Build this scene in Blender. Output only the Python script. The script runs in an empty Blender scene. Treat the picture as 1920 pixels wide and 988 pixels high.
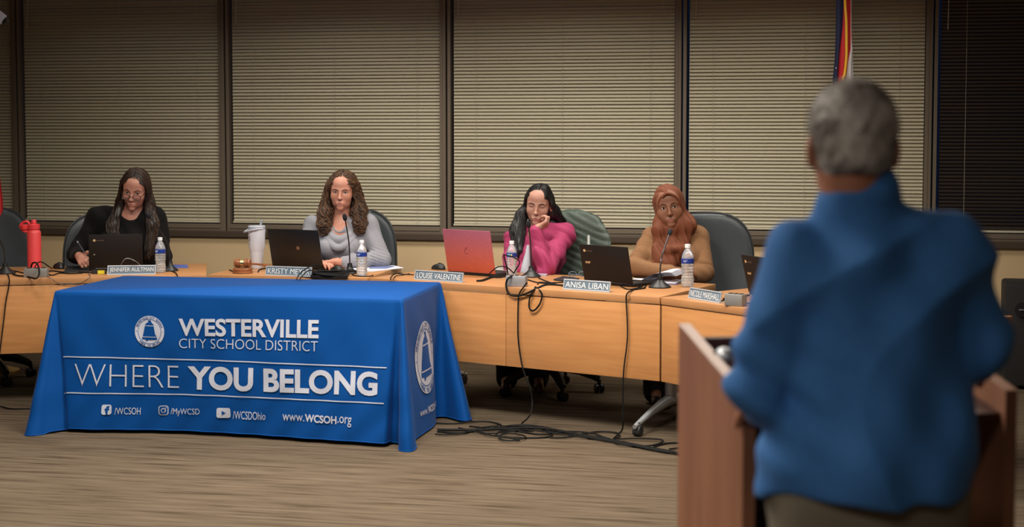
import bpy, bmesh, math, random
import numpy as np
from math import sin, cos, pi, radians as R_
from mathutils import Vector, Matrix
random.seed(7); np.random.seed(7)
C = bpy.context.scene.collection
S = bpy.context.scene

# ------------------------------------------------------------------ camera, world, lights, exposure
FPX, CAMH, YAW, PITCH, PPY = 2667.0, 1.6, R_(10.8), R_(3.2854), 398.1
cd = bpy.data.cameras.new('camera'); cam = bpy.data.objects.new('camera', cd); C.objects.link(cam)
cam.location = (0, 0, CAMH); cam.rotation_euler = (pi/2-PITCH, 0, YAW)
cd.lens = 36*FPX/1920; cd.sensor_width = 36; cd.shift_y = -(494-PPY)/1920
cd.clip_start = .05; cd.clip_end = 200
cd.dof.use_dof = True; cd.dof.focus_distance = 8.4; cd.dof.aperture_fstop = 2.3
S.camera = cam
S.view_settings.view_transform = 'Standard'; S.view_settings.look = 'None'
S.view_settings.gamma = 1; S.view_settings.use_curve_mapping = False
S.view_settings.exposure = 0.28
w = bpy.data.worlds.new('dusk'); S.world = w; w.use_nodes = True
w.node_tree.nodes['Background'].inputs[0].default_value = (.045, .09, .21, 1)
w.node_tree.nodes['Background'].inputs[1].default_value = .10

WARM = (1, .935, .83)
LIGHTS = [  # x, y, watts, spread deg, where   (recessed ceiling troffers)
    (-4.4, 8.35, 4, 142, 'over the leftmost chair'), (-2.9, 8.35, 13, 142, 'over the curly-haired woman'), (-1.4, 8.35, 16, 142, 'over the woman in pink'), (0.1, 8.35, 13, 142, 'right of the headscarf woman'),
    (-3.5, 6.0, 42, 155, 'over the left half of the blue cloth'), (-1.7, 6.0, 78, 155, 'over the right half of the blue cloth'), (0.1, 6.0, 40, 155, 'over the right desk'),
    (-2.0, 3.4, 46, 160, 'left of the lectern'), (-2.2, .7, 28, 165, 'left of the camera'), (-0.3, .1, 14, 165, 'above the camera')]
CEIL = 2.85
for (x, y, p, sp, wh) in LIGHTS:
    l = bpy.data.lights.new('troffer_lamp', 'AREA'); l.shape = 'RECTANGLE'; l.size = 1.15; l.size_y = .55
    l.energy = p; l.color = WARM; l.spread = R_(sp)
    o = bpy.data.objects.new('troffer_lamp', l); C.objects.link(o); o.location = (x, y, CEIL-.035)

# ------------------------------------------------------------------ measuring: photo pixel -> point in the room
fw = np.array([-sin(YAW)*cos(PITCH), cos(YAW)*cos(PITCH), -sin(PITCH)])
rt = np.array([cos(YAW), sin(YAW), 0]); up = np.cross(rt, fw); CP = np.array([0, 0, CAMH])
fh = np.array([-sin(YAW), cos(YAW), 0])
def ray(x, y): return fw*FPX+rt*(x-960)+up*(PPY-y)
def atz(x, y, z): r = ray(x, y); return CP+r*((z-CAMH)/r[2])
def aty(x, y, Y): r = ray(x, y); return CP+r*(Y/r[1])
def atd(x, y, D): return CP+ray(x, y)*(D/FPX)

# ------------------------------------------------------------------ materials
MATS = {}
def mat(name, col, rough=.6, metal=0, **k):
    if name in MATS: return MATS[name]
    m = bpy.data.materials.new(name); m.use_nodes = True; nt = m.node_tree; b = nt.nodes['Principled BSDF']
    b.inputs['Base Color'].default_value = (*col, 1); b.inputs['Roughness'].default_value = rough; b.inputs['Metallic'].default_value = metal
    if 'spec' in k: b.inputs['Specular IOR Level'].default_value = k['spec']
    if 'trans' in k: b.inputs['Transmission Weight'].default_value = k['trans']; b.inputs['IOR'].default_value = k.get('ior', 1.45)
    if 'emit' in k: b.inputs['Emission Color'].default_value = (*col, 1); b.inputs['Emission Strength'].default_value = k['emit']
    if 'sheen' in k: b.inputs['Sheen Weight'].default_value = k['sheen']; b.inputs['Sheen Roughness'].default_value = .4
    if 'sss' in k:
        b.inputs['Subsurface Weight'].default_value = k['sss']; b.inputs['Subsurface Radius'].default_value = (1, .35, .2); b.inputs['Subsurface Scale'].default_value = .008
    if 'col2' in k:   # noise blend of two colours
        tc = nt.nodes.new('ShaderNodeTexCoord'); mp = nt.nodes.new('ShaderNodeMapping'); mp.inputs['Scale'].default_value = k.get('scale', (10, 10, 10))
        n = nt.nodes.new('ShaderNodeTexNoise'); n.inputs['Scale'].default_value = 1; n.inputs['Detail'].default_value = k.get('detail', 3)
        rp = nt.nodes.new('ShaderNodeValToRGB'); lo, hi = k.get('ramp', (.35, .65))
        rp.color_ramp.elements[0].position = lo; rp.color_ramp.elements[1].position = hi
        rp.color_ramp.elements[0].color = (*col, 1); rp.color_ramp.elements[1].color = (*k['col2'], 1)
        nt.links.new(tc.outputs['Object'], mp.inputs[0]); nt.links.new(mp.outputs[0], n.inputs['Vector'])
        nt.links.new(n.outputs['Fac'], rp.inputs[0]); nt.links.new(rp.outputs[0], b.inputs['Base Color'])
    if 'bump' in k:
        sc, st = k['bump']
        tc = nt.nodes.new('ShaderNodeTexCoord'); n2 = nt.nodes.new('ShaderNodeTexNoise'); n2.inputs['Scale'].default_value = sc
        bp = nt.nodes.new('ShaderNodeBump'); bp.inputs['Strength'].default_value = st; bp.inputs['Distance'].default_value = k.get('bdist', .004)
        nt.links.new(tc.outputs['Object'], n2.inputs['Vector']); nt.links.new(n2.outputs['Fac'], bp.inputs['Height']); nt.links.new(bp.outputs[0], b.inputs['Normal'])
    MATS[name] = m
    return m

BLACK = mat('black_plastic', (.012, .012, .013), .38)
DARK = mat('dark_plastic', (.02, .02, .022), .55)
RUBBER = mat('cable_rubber', (.006, .006, .006), .7, spec=.2)
SILVER = mat('brushed_silver', (.50, .52, .55), .42, .6)
GREYMET = mat('grey_metal', (.20, .20, .21), .4, .7)
WHITE = mat('white_plastic', (.75, .77, .80), .35)
PAPER = mat('white_paper', (.72, .72, .80), .8)
WOOD = mat('maple_veneer', (.50, .215, .072), .42, col2=(.60, .28, .10), scale=(3, 3, 38), detail=6, ramp=(.3, .7))
WOODTOP = mat('maple_top', (.42, .19, .075), .42, col2=(.50, .245, .10), scale=(3, 30, 3), detail=6, ramp=(.3, .7))
MAHOG = mat('mahogany_veneer', (.27, .108, .055), .5, col2=(.34, .145, .078), scale=(14, 14, 1.5), detail=5)
MAHOGEDGE = mat('mahogany_edge', (.40, .20, .12), .4)
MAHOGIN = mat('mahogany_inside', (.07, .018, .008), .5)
LEATHER = mat('grey_leather', (.050, .060, .068), .42, bump=(160, .25), bdist=.002)
WALLM = mat('beige_wall_paint', (.70, .51, .29), .8, bump=(220, .15))
CEILM = mat('ceiling_tile', (.5, .48, .44), .9, bump=(120, .3))
SIDEM = mat('side_wall_paint', (.30, .24, .17), .9)
FRAME = mat('bronze_frame', (.19, .15, .11), .5, .2)
FRAMED = mat('dark_bronze_recess', (.02, .016, .014), .6)
SLAT = mat('beige_slat_enamel', (.56, .51, .37), .40)
CORD = mat('blind_cord', (.55, .50, .40), .7)
CLEAR = mat('clear_plastic', (.93, .93, .93), .12, trans=.75, ior=1.4)

# ------------------------------------------------------------------ object helpers
def setp(o, label=None, cat=None, group=None, kind=None):
    if label: o['label'] = label
    if cat: o['category'] = cat
    if group: o['group'] = group
    if kind: o['kind'] = kind
    return o
def thing(name, label, cat, loc=(0, 0, 0), rz=0, group=None):
    o = bpy.data.objects.new(name, None); C.objects.link(o); o.empty_display_size = .05
    o.location = tuple(loc); o.rotation_euler = (0, 0, rz)
    return setp(o, label, cat, group)
class MB:
    def __init__(s): s.v = []; s.f = []; s.m = []; s.mats = []; s.cur = 0; s.T = None
    def mat(s, m):
        if m not in s.mats: s.mats.append(m)
        s.cur = s.mats.index(m); return s
    def add(s, vs, fs):
        n = len(s.v)
        for p in vs:
            p = Vector(tuple(float(c) for c in p))
            s.v.append(s.T @ p if s.T else p)
        for f in fs: s.f.append([i+n for i in f]); s.m.append(s.cur)
        return s
    def box(s, x0, x1, y0, y1, z0, z1, b=0):
        if b <= 0:
            return s.add([(x0, y0, z0), (x1, y0, z0), (x1, y1, z0), (x0, y1, z0), (x0, y0, z1), (x1, y0, z1), (x1, y1, z1), (x0, y1, z1)],
                  [(3, 2, 1, 0), (4, 5, 6, 7), (0, 1, 5, 4), (1, 2, 6, 5), (2, 3, 7, 6), (3, 0, 4, 7)])
        bm = bmesh.new(); bmesh.ops.create_cube(bm, size=1)
        for v in bm.verts: v.co = Vector(((x0+x1)/2+v.co.x*(x1-x0), (y0+y1)/2+v.co.y*(y1-y0), (z0+z1)/2+v.co.z*(z1-z0)))
        bmesh.ops.bevel(bm, geom=bm.edges[:]+bm.verts[:], offset=b, segments=2, affect='EDGES', profile=.5)
        bm.verts.index_update(); s.add([v.co[:] for v in bm.verts], [[v.index for v in f.verts] for f in bm.faces]); bm.free(); return s
    def prism(s, poly, z0, z1):
        n = len(poly)
        s.add([(x, y, z0) for x, y in poly]+[(x, y, z1) for x, y in poly],
              [list(range(n))[::-1], list(range(n, 2*n))]+[(i, (i+1) % n, (i+1) % n+n, i+n) for i in range(n)]); return s
    def lathe(s, prof, n=24, c=(0, 0, 0), ax='z', fn=None):
        vs = []; fs = []
        for r, z in prof:
            for i in range(n):
                a = 2*pi*i/n; rr = fn(r, a, z) if fn else r
                p = (rr*cos(a), rr*sin(a), z)
                if ax == 'x': p = (p[2], p[0], p[1])
                if ax == 'y': p = (p[0], p[2], p[1])
                vs.append((p[0]+c[0], p[1]+c[1], p[2]+c[2]))
        for j in range(len(prof)-1):
            for i in range(n):
                a = j*n+i; b = j*n+(i+1) % n
                fs.append((a, b, b+n, a+n) if ax != 'y' else (a, a+n, b+n, b))
        m = len(prof)-1
        fs.append(list(range(n))[::-1]); fs.append([m*n+i for i in range(n)])
        return s.add(vs, fs)
    def tube(s, pts, r, n=6, close=False):
        P = [np.array(p, float) for p in pts]; m = len(P)
        rr = r if hasattr(r, '__len__') else [r]*m
        vs = []; fs = []; prev = None
        for i in range(m):
            t = P[(i+1) % m if close else min(i+1, m-1)]-P[(i-1) % m if close else max(i-1, 0)]; t = t/(np.linalg.norm(t)+1e-9)
            if prev is None:
                a = np.array([0, 0, 1.]) if abs(t[2]) < .9 else np.array([1., 0, 0]); u = np.cross(t, a)
            else: u = prev-t*(prev@t)
            u = u/(np.linalg.norm(u)+1e-9); prev = u; v = np.cross(t, u)
            for k in range(n):
                q = 2*pi*k/n; vs.append(P[i]+rr[i]*(u*cos(q)+v*sin(q)))
        for i in range(m if close else m-1):
            for k in range(n):
                a = i*n+k; b = i*n+(k+1) % n; c2 = ((i+1) % m)*n+(k+1) % n; d = ((i+1) % m)*n+k
                fs.append((a, b, c2, d))
        if not close: fs.append(list(range(n))[::-1]); fs.append([(m-1)*n+k for k in range(n)])
        return s.add(vs, fs)
    def sphere(s, c, r, n=14):
        r = r if hasattr(r, '__len__') else (r, r, r)
        prof = []
        vs = []; fs = []
        for j in range(n//2+1):
            th = pi*j/(n//2)
            for i in range(n):
                a = 2*pi*i/n; vs.append((c[0]+r[0]*sin(th)*cos(a), c[1]+r[1]*sin(th)*sin(a), c[2]-r[2]*cos(th)))
        for j in range(n//2):
            for i in range(n):
                a = j*n+i; b = j*n+(i+1) % n; fs.append((a, b, b+n, a+n))
        return s.add(vs, fs)
    def mesh(s, name, smooth=True):
        me = bpy.data.meshes.new(name); me.from_pydata([v[:] for v in s.v], [], s.f)
        for m in s.mats: me.materials.append(m)
        me.polygons.foreach_set('material_index', s.m)
        if smooth:
            me.polygons.foreach_set('use_smooth', [True]*len(s.f))
        me.validate(); me.update()
        return me
    def build(s, name, parent=None, m=None, smooth=True, auto=35, **k):
        if m is not None and not s.mats: s.mats = [m]
        me = s.mesh(name, smooth)
        if smooth:
            try: me.set_sharp_from_angle(angle=R_(auto))
            except Exception: pass
        o = bpy.data.objects.new(name, me); C.objects.link(o)
        if parent: o.parent = parent
        return setp(o, **k)
def spline(pts, n=8, close=False):
    P = [np.array(p, float) for p in pts]; m = len(P); out = []
    for i in range(m if close else m-1):
        if close: a, b, c, d = P[(i-1) % m], P[i], P[(i+1) % m], P[(i+2) % m]
        else: a, b, c, d = P[max(i-1, 0)], P[i], P[i+1], P[min(i+2, m-1)]
        for k in range(n):
            t = k/n; out.append(.5*((2*b)+(c-a)*t+(2*a-5*b+4*c-d)*t*t+(-a+3*b-3*c+d)*t**3))
    if not close: out.append(P[-1])
    return out
def meshdata(name, V, F, m, parent=None, **k):
    me = bpy.data.meshes.new(name); me.from_pydata([tuple(map(float, v)) for v in V], [], [list(map(int, f)) for f in F]); me.materials.append(m)
    me.polygons.foreach_set('use_smooth', [True]*len(me.polygons)); me.update()
    o = bpy.data.objects.new(name, me); C.objects.link(o)
    if parent: o.parent = parent
    return setp(o, **k)
_txt = {}
def text2d(s, bold=0.0, shear=0):
    """glyph mesh of a string fitted to a unit box: verts (N,2), faces, aspect"""
    key = (s, bold, shear)
    if key in _txt: return _txt[key]
    cu = bpy.data.curves.new('t', 'FONT'); cu.body = s; cu.size = 1; cu.offset = bold; cu.shear = shear; cu.resolution_u = 5; cu.fill_mode = 'FRONT'
    o = bpy.data.objects.new('t', cu); C.objects.link(o)
    dg = bpy.context.evaluated_depsgraph_get(); me = bpy.data.meshes.new_from_object(o.evaluated_get(dg))
    V = np.array([v.co[:2] for v in me.vertices]); F = [list(p.vertices) for p in me.polygons]
    bpy.data.objects.remove(o); bpy.data.curves.remove(cu); bpy.data.meshes.remove(me)
    lo = V.min(0); hi = V.max(0); asp = (hi[0]-lo[0])/(hi[1]-lo[1])
    _txt[key] = ((V-lo)/(hi-lo), F, asp); return _txt[key]
def text_on(mb, s, x0, x1, z0, z1, y, bold=0.0):
    """text on a local XZ plane at y, facing -Y, slightly proud"""
    V, F, a = text2d(s, bold)
    mb.add([(x0+(x1-x0)*v[0], y, z0+(z1-z0)*v[1]) for v in V], F)

# ------------------------------------------------------------------ the room
WY = 9.6
XL, XR, YB = -7.2, 3.4, -2.6
m = bpy.data.materials.new('streaked_carpet'); m.use_nodes = True; nt = m.node_tree; b = nt.nodes['Principled BSDF']; b.inputs['Roughness'].default_value = .95
b.inputs['Specular IOR Level'].default_value = .1
tc = nt.nodes.new('ShaderNodeTexCoord'); mp = nt.nodes.new('ShaderNodeMapping'); mp.inputs['Scale'].default_value = (2.2, 42, 1)
n1 = nt.nodes.new('ShaderNodeTexNoise'); n1.inputs['Scale'].default_value = 1; n1.inputs['Detail'].default_value = 4; n1.inputs['Roughness'].default_value = .6
rp = nt.nodes.new('ShaderNodeValToRGB'); e = rp.color_ramp.elements; e[0].position = .33; e[0].color = (.062, .041, .025, 1); e[1].position = .62; e[1].color = (.185, .14, .096, 1)
e2 = e.new(.46); e2.color = (.135, .099, .066, 1)
mp2 = nt.nodes.new('ShaderNodeMapping'); mp2.inputs['Scale'].default_value = (500, 500, 500); n2 = nt.nodes.new('ShaderNodeTexNoise'); n2.inputs['Scale'].default_value = 1; n2.inputs['Detail'].default_value = 1
mx = nt.nodes.new('ShaderNodeMixRGB'); mx.blend_type = 'MULTIPLY'; mx.inputs[0].default_value = .5
bp = nt.nodes.new('ShaderNodeBump'); bp.inputs['Strength'].default_value = .6; bp.inputs['Distance'].default_value = .004
L = nt.links.new
L(tc.outputs['Object'], mp.inputs[0]); L(mp.outputs[0], n1.inputs['Vector']); L(n1.outputs['Fac'], rp.inputs[0]); L(tc.outputs['Object'], mp2.inputs[0]); L(mp2.outputs[0], n2.inputs['Vector'])
L(rp.outputs[0], mx.inputs[1]); L(n2.outputs['Fac'], mx.inputs[2]); L(mx.outputs[0], b.inputs['Base Color']); L(n2.outputs['Fac'], bp.inputs['Height']); L(bp.outputs[0], b.inputs['Normal'])
CARPET = m
MB().box(XL, XR, YB, WY, -.1, 0).build('floor', None, CARPET, False, kind='structure')
MB().box(XL, XR, YB, WY+.3, CEIL, CEIL+.1).build('ceiling', None, CEILM, False, kind='structure')
MB().box(XL-.1, XL, YB, WY+.3, 0, CEIL).build('wall_left', None, SIDEM, False, kind='structure')
MB().box(XR, XR+.1, YB, WY+.3, 0, CEIL).build('wall_right', None, SIDEM, False, kind='structure')
MB().box(XL, XR, YB-.1, YB, 0, CEIL).build('wall_front', None, SIDEM, False, kind='structure')
ZS = .885   # window sill height
mb = MB(); mb.box(XL, XR, WY, WY+.25, 0, ZS-.045); mb.box(XL, XR, WY, WY+.25, 2.66, CEIL); mb.build('wall_back', None, WALLM, False, kind='structure')
MB().box(XL, XR, WY-.012, WY, 0, .10).build('baseboard_back', None, mat('vinyl_base', (.05, .035, .025), .6), False, kind='structure')
MB().box(XL, XR, WY-.03, WY+.06, ZS-.045, ZS, .004).build('trim_1', None, mat('dark_sill', (.075, .05, .034), .5), False, kind='structure', label='dark brown window sill')
MGL = [aty(x, 300, WY)[0] for x in (36.5, 425, 838.5, 1278.5, 1747)]   # groove of each mullion
pitchx = (MGL[4]-MGL[0])/4
MGL = [MGL[0]-pitchx]+MGL+[MGL[4]+pitchx]
GLASS = mat('window_glass', (.35, .4, .5), .02, trans=1, ior=1.02)
for i in range(6):
    x0, x1 = MGL[i]+.006, MGL[i+1]-.006
    wi = thing('window_%d' % (i+1), None, None, (x0, WY, ZS)); wi['kind'] = 'structure'
    W = x1-x0; Hh = 2.66-ZS
    f = MB(); f.box(0, .022, -.02, .10, 0, Hh, .002); f.build('window_frame', wi, FRAME, False)
    f = MB(); f.box(W-.042, W, -.02, .10, 0, Hh, .002); f.box(W-.030, W-.022, -.024, -.019, 0, Hh); f.build('window_frame', wi, FRAME, False)
    f = MB(); f.box(.022, W-.042, -.02, .10, 0, .048, .002); f.box(.022, W-.042, -.026, -.018, .02, .026); f.build('window_frame', wi, FRAME, False)
    f = MB(); f.box(.022, W-.042, -.02, .10, Hh-.05, Hh, .002); f.build('window_frame', wi, FRAME, False)
    f = MB(); f.box(.022, W-.042, .085, .09, .048, Hh-.05); f.build('window_pane', wi, GLASS, False)
    # blind
    bx0, bx1 = .040, W-.047
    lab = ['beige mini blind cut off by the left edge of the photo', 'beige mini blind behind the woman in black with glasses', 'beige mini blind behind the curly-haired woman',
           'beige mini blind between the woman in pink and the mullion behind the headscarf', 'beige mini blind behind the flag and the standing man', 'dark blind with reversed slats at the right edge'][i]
    bl = thing('window_blind', lab, 'blind', (x0, WY+.012, ZS))
    zt, zb = Hh-.09, .066
    N = int((zt-zb)/.0232)
    sm = MB(); ang = R_(60 if i < 5 else -52); wd = .0135
    prof = [(-wd, 0), (-wd*.5, -.0026), (0, -.0036), (wd*.5, -.0026), (wd, 0)]
    a0 = []
    for q in (0, -.0004):
        for (u, h) in prof:
            # u along slat width: room side (-y) low when closed downwards
            yy = u*cos(ang)-(h+q)*sin(ang); zz = u*sin(ang)+(h+q)*cos(ang)
            a0.append((yy, zz))
    n = 5; vs = [(bx0, y, z) for y, z in a0]+[(bx1, y, z) for y, z in a0]
    fs = [(k, k+1, k+11, k+10) for k in range(4)]+[(k+1, k, k+10, k+11) for k in range(5, 9)]
    sm.add(vs, fs); sm.mats = [SLAT if i < 5 else mat('dark_slat', (.070, .052, .040), .45)]; me = sm.mesh('slat')  # the last blind gets a darker slat colour than the others
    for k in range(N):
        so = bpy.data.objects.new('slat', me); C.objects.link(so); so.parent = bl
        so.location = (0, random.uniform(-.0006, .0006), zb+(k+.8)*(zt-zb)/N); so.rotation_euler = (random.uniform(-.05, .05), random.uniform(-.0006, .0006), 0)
    MB().box(bx0-.004, bx1+.004, -.012, .012, zb-.010, zb+.004, .003).build('bottom_rail', bl, SLAT)
    MB().box(bx0-.004, bx1+.004, -.016, .016, zt, zt+.035, .002).build('head_rail', bl, SLAT)
    for fr in (.105, .5, .895):
        x = bx0+(bx1-bx0)*fr
        MB().tube([(x, -.0135, zb), (x, -.0135, zt)], .0012, 4).build('ladder_cord', bl, CORD)
    MB().tube([(bx0+.035+.02*i % .03, -.022, Hh-.05), (bx0+.04, -.024, ZS+.58-.1*(i == 5))], .0035, 5).build('tilt_wand', bl, mat('wand_plastic', (.5, .46, .38), .25))
    zr = 2.385-ZS
    mbp = MB(); xr = bx1-.075
    mbp.tube([(xr, -.018, Hh-.06), (xr, -.02, zr+.02)], .0012, 4); mbp.tube([(xr+.014*cos(t), -.022, zr+.014*sin(t)) for t in np.linspace(0, 2*pi, 14)[:-1]], .0022, 5, True)
    mbp.build('pull_cord', bl, CORD, label='pull cord ending in a ring')
# ceiling light fixtures
for i, (x, y, p, sp, wh) in enumerate(LIGHTS):
    t = thing('ceiling_light', 'recessed ceiling light troffer '+wh, 'ceiling light', (x, y, CEIL), 0, 'recessed ceiling troffers')
    f = MB()
    for q in ((-.62, -.58, -.3, .3), (.58, .62, -.3, .3), (-.58, .58, -.3, -.28), (-.58, .58, .28, .3)): f.box(*q, -.02, 0)
    f.build('fixture_frame', t, WHITE, False)

# ------------------------------------------------------------------ desks
DZ = .74
def dirv(a): return np.array([cos(a), sin(a)])
def desk(name, label, xy, ang, length, depth, boards=1, x_leg=(.12, .12), legs=True):
    """xy = front left corner of the top"""
    t = thing(name, label, 'desk', (xy[0], xy[1], 0), ang, 'maple meeting desks set in an arc')
    del t['group']
    MB().box(0, length, 0, depth, DZ-.038, DZ, .003).build('desk_top', t, WOODTOP, True)
    for k in range(boards):
        a, c = length*k/boards, length*(k+1)/boards
        MB().box(a+.0012, c-.0012, .004, .022, .30, DZ-.043, .0015).build('modesty_panel', t, WOOD, True)
    if legs:
        for x in ([x_leg[0]] if x_leg[0] else [])+[length-x_leg[1]]:
            mb = MB(); mb.tube([(x, depth*.55, .12), (x, depth*.55, DZ-.04)], [.033, .033], 16); lg = mb.build('leg', t, SILVER)
            mb = MB()
            for sgn in (-1, 1):
                pts = []; rr = []
                yc = depth*.55
                for q in np.linspace(0, 1, 9):
                    pts.append((x, yc+sgn*q*.45, .128-.072*q**1.5)); rr.append(.032-.020*q)
                mb.tube(pts, rr, 12)
            ft = mb.build('foot', t, SILVER)
            for sgn in (-1, 1):
                mb = MB(); mb.lathe([(.012, -.022), (.028, -.02), (.03, -.012), (.03, .012), (.028, .02), (.012, .022)], 16, (x, depth*.55+sgn*.41, .03), 'x')
                mb.box(x-.012, x+.012, depth*.55+sgn*.41-.014, depth*.55+sgn*.41+.014, .03, .075)
                mb.build('caster', ft, DARK)
    return t
P1 = np.array((-3.378, 7.983)); A1 = R_(22.8); A3 = R_(-20.2); A4 = R_(-40)
P2 = np.array((-2.378, 7.984)); P3 = P2+dirv(A3)*1.875
desk('desk', 'maple desk at the left holding the coral bottle and a nameplate', P1-dirv(A1)*1.86, A1, 1.855, .75)
desk('desk', 'short maple desk behind the blue cloth, with the gavel', P1+(.004, 0), 0, P2[0]-P1[0]-.008, .74, legs=False)
desk('desk', 'long maple desk right of the blue cloth, with the pink laptop', P2+dirv(A3)*.004, A3, 1.868, .74, 2)
desk('desk', 'maple desk running behind the standing man, right end of the arc', P3+dirv(A4)*.004, A4, 1.56, .74, 1, (None, .12))

# ------------------------------------------------------------------ folding table + blue cloth
TX0, TX1, TY0, TY1, TZ = -3.81, -1.89, 6.945, 7.76, .745
t = thing('folding_table', 'folding table hidden under the blue printed cloth', 'table', ((TX0+TX1)/2, (TY0+TY1)/2, 0))
hx, hy = (TX1-TX0)/2-.012, (TY1-TY0)/2-.012
MB().box(-hx, hx, -hy, hy, TZ-.05, TZ-.008, .005).build('table_top', t, WHITE)
for sx in (-1, 1):
    for sy in (-1, 1):
        MB().tube([(sx*(hx-.15), sy*(hy-.08), 0), (sx*(hx-.15), sy*(hy-.08), TZ-.05)], .014, 8).build('leg', t, GREYMET)
BLUE = mat('blue_polyester', (.001, .058, .25), .65, spec=.12, sheen=.04, bump=(900, .12), bdist=.001)
ctrl = [  # top x, top y, bottom x, bottom y
    (-3.81, 7.70, -3.86, 7.74), (-3.81, 7.50, -3.90, 7.50), (-3.81, 7.25, -3.87, 7.25), (-3.81, 7.05, -3.915, 7.02), (-3.81, 6.985, -3.935, 6.88), (-3.812, 6.965, -3.90, 6.79), (-3.806, 6.952, -3.845, 6.785),
    (-3.800, 6.948, -3.80, 6.845), (-3.795, 6.945, -3.735, 6.925), (-3.76, 6.945, -3.71, 6.90), (-3.60, 6.945, -3.58, 6.905), (-3.35, 6.945, -3.33, 6.945), (-3.10, 6.945, -3.09, 6.965), (-2.85, 6.945, -2.84, 6.955), (-2.60, 6.945, -2.61, 6.935),
    (-2.35, 6.945, -2.38, 6.905), (-2.12, 6.945, -2.17, 6.885), (-1.975, 6.945, -2.015, 6.87), (-1.935, 6.945, -1.965, 6.875), (-1.915, 6.946, -1.945, 6.94), (-1.905, 6.947, -1.905, 6.92), (-1.898, 6.950, -1.875, 6.81), (-1.893, 6.955, -1.815, 6.785), (-1.890, 6.963, -1.800, 6.86),
    (-1.89, 6.975, -1.835, 6.97), (-1.89, 7.02, -1.850, 7.05), (-1.89, 7.20, -1.845, 7.20), (-1.89, 7.38, -1.838, 7.36), (-1.89, 7.56, -1.855, 7.50), (-1.89, 7.66, -1.885, 7.60), (-1.89, 7.71, -1.83, 7.63), (-1.888, 7.735, -1.735, 7.55), (-1.886, 7.75, -1.685, 7.55), (-1.890, 7.758, -1.69, 7.64), (-1.91, 7.76, -1.80, 7.76),
    (-2.1, 7.76, -2.05, 7.82), (-2.5, 7.76, -2.5, 7.80), (-3.0, 7.76, -3.0, 7.82), (-3.5, 7.76, -3.5, 7.80), (-3.78, 7.76, -3.83, 7.80)]
SP = np.array(spline(ctrl, 8, True))
SP[:, 0] = np.clip(SP[:, 0], TX0-.003, TX1+.003); SP[:, 1] = np.clip(SP[:, 1], TY0-.003, TY1+.003)
def hemz(s):  # hem height
    bx, by = s[2], s[3]
    z = .012
    if by < 6.84: z = .004
    if by > 6.84 and -3.72 < bx < -1.95 and by < 7: z = .022
    return z
def clothpt(row, t):
    """row=(tx,ty,bx,by,hem) t 0 top..1 hem"""
    z = TZ*(1-t)+row[4]*t
    g = t**1.0
    x = row[0]+(row[2]-row[0])*g; y = row[1]+(row[3]-row[1])*g
    # gentle drape ripples, strongest low down
    a = .006*sin(pi*min(t*1.2, 1))*(sin(row[0]*9+t*5)+.6*sin(row[0]*23-t*9+row[1]*17))
    if row[1] < 6.97: y += a*.7+.004*t*t*sin(row[0]*31+t*22)
    else: x += a*.8
    return (x, y, z)
hz = np.array([hemz(r) for r in SP]); hz = (hz+np.roll(hz, 1)+np.roll(hz, -1))/3
ROWS = np.hstack([SP, hz[:, None]])
NT = 34; n = len(ROWS); V = []; F = []
for j in range(NT+1):
    t = (j/NT)
    for r in ROWS: V.append(clothpt(r, t))
for j in range(NT):
    for i in range(n): F.append((j*n+i, (j+1)*n+i, (j+1)*n+(i+1) % n, j*n+(i+1) % n))
# top: inset ring then fill
c0 = len(V)
cx, cy = (TX0+TX1)/2, (TY0+TY1)/2
for i, r in enumerate(ROWS):
    x, y, z = V[i]; V.append((x+(cx-x)*.006+np.sign(cx-x)*.004, y+(cy-y)*.01+np.sign(cy-y)*.003, TZ+.004))
    V[i] = (x, y, TZ-.003)
for i in range(n): F.append((i, (i+1) % n, c0+(i+1) % n, c0+i))
F.append([c0+i for i in range(n)])
cl = meshdata('tablecloth', V, F, BLUE, None, label='royal blue printed cloth draped over the folding table', cat='tablecloth')
hm = MB(); hm.tube([clothpt(r, 1) for r in ROWS], .003, 5, True); hm.build('hem', cl, BLUE)
PRINT = mat('white_print', (.50, .52, .62), .7)
FR = [r for r in ROWS if r[1] < 6.949 and -3.80 < r[0] < -1.90 and r[2] < -1.96]
FR = np.array(sorted(FR, key=lambda r: r[0]))
SR = np.array(sorted([r for r in ROWS if r[0] > -1.9 and 6.97 < r[1] < 7.70 and 6.9 < r[3] < 7.61], key=lambda r: r[1]))
def front_map(X, Z, off=.0035):
    t = (TZ-Z)/(TZ-.02); xs = FR[:, 0]+(FR[:, 2]-FR[:, 0])*t
    row = [np.interp(X, xs, FR[:, k]) for k in range(5)]
    p = clothpt(row, t); q = clothpt([np.interp(X+.01, xs, FR[:, k]) for k in range(5)], t)
    return (p[0], p[1]-off, p[2])
def side_map(Yc, Z, off=.0035):
    t = (TZ-Z)/(TZ-.02); ys = SR[:, 1]+(SR[:, 3]-SR[:, 1])*t
    o = np.argsort(ys); row = [np.interp(Yc, ys[o], SR[o, k]) for k in range(5)]
    p = clothpt(row, t); return (p[0]+off, p[1], p[2])
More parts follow.
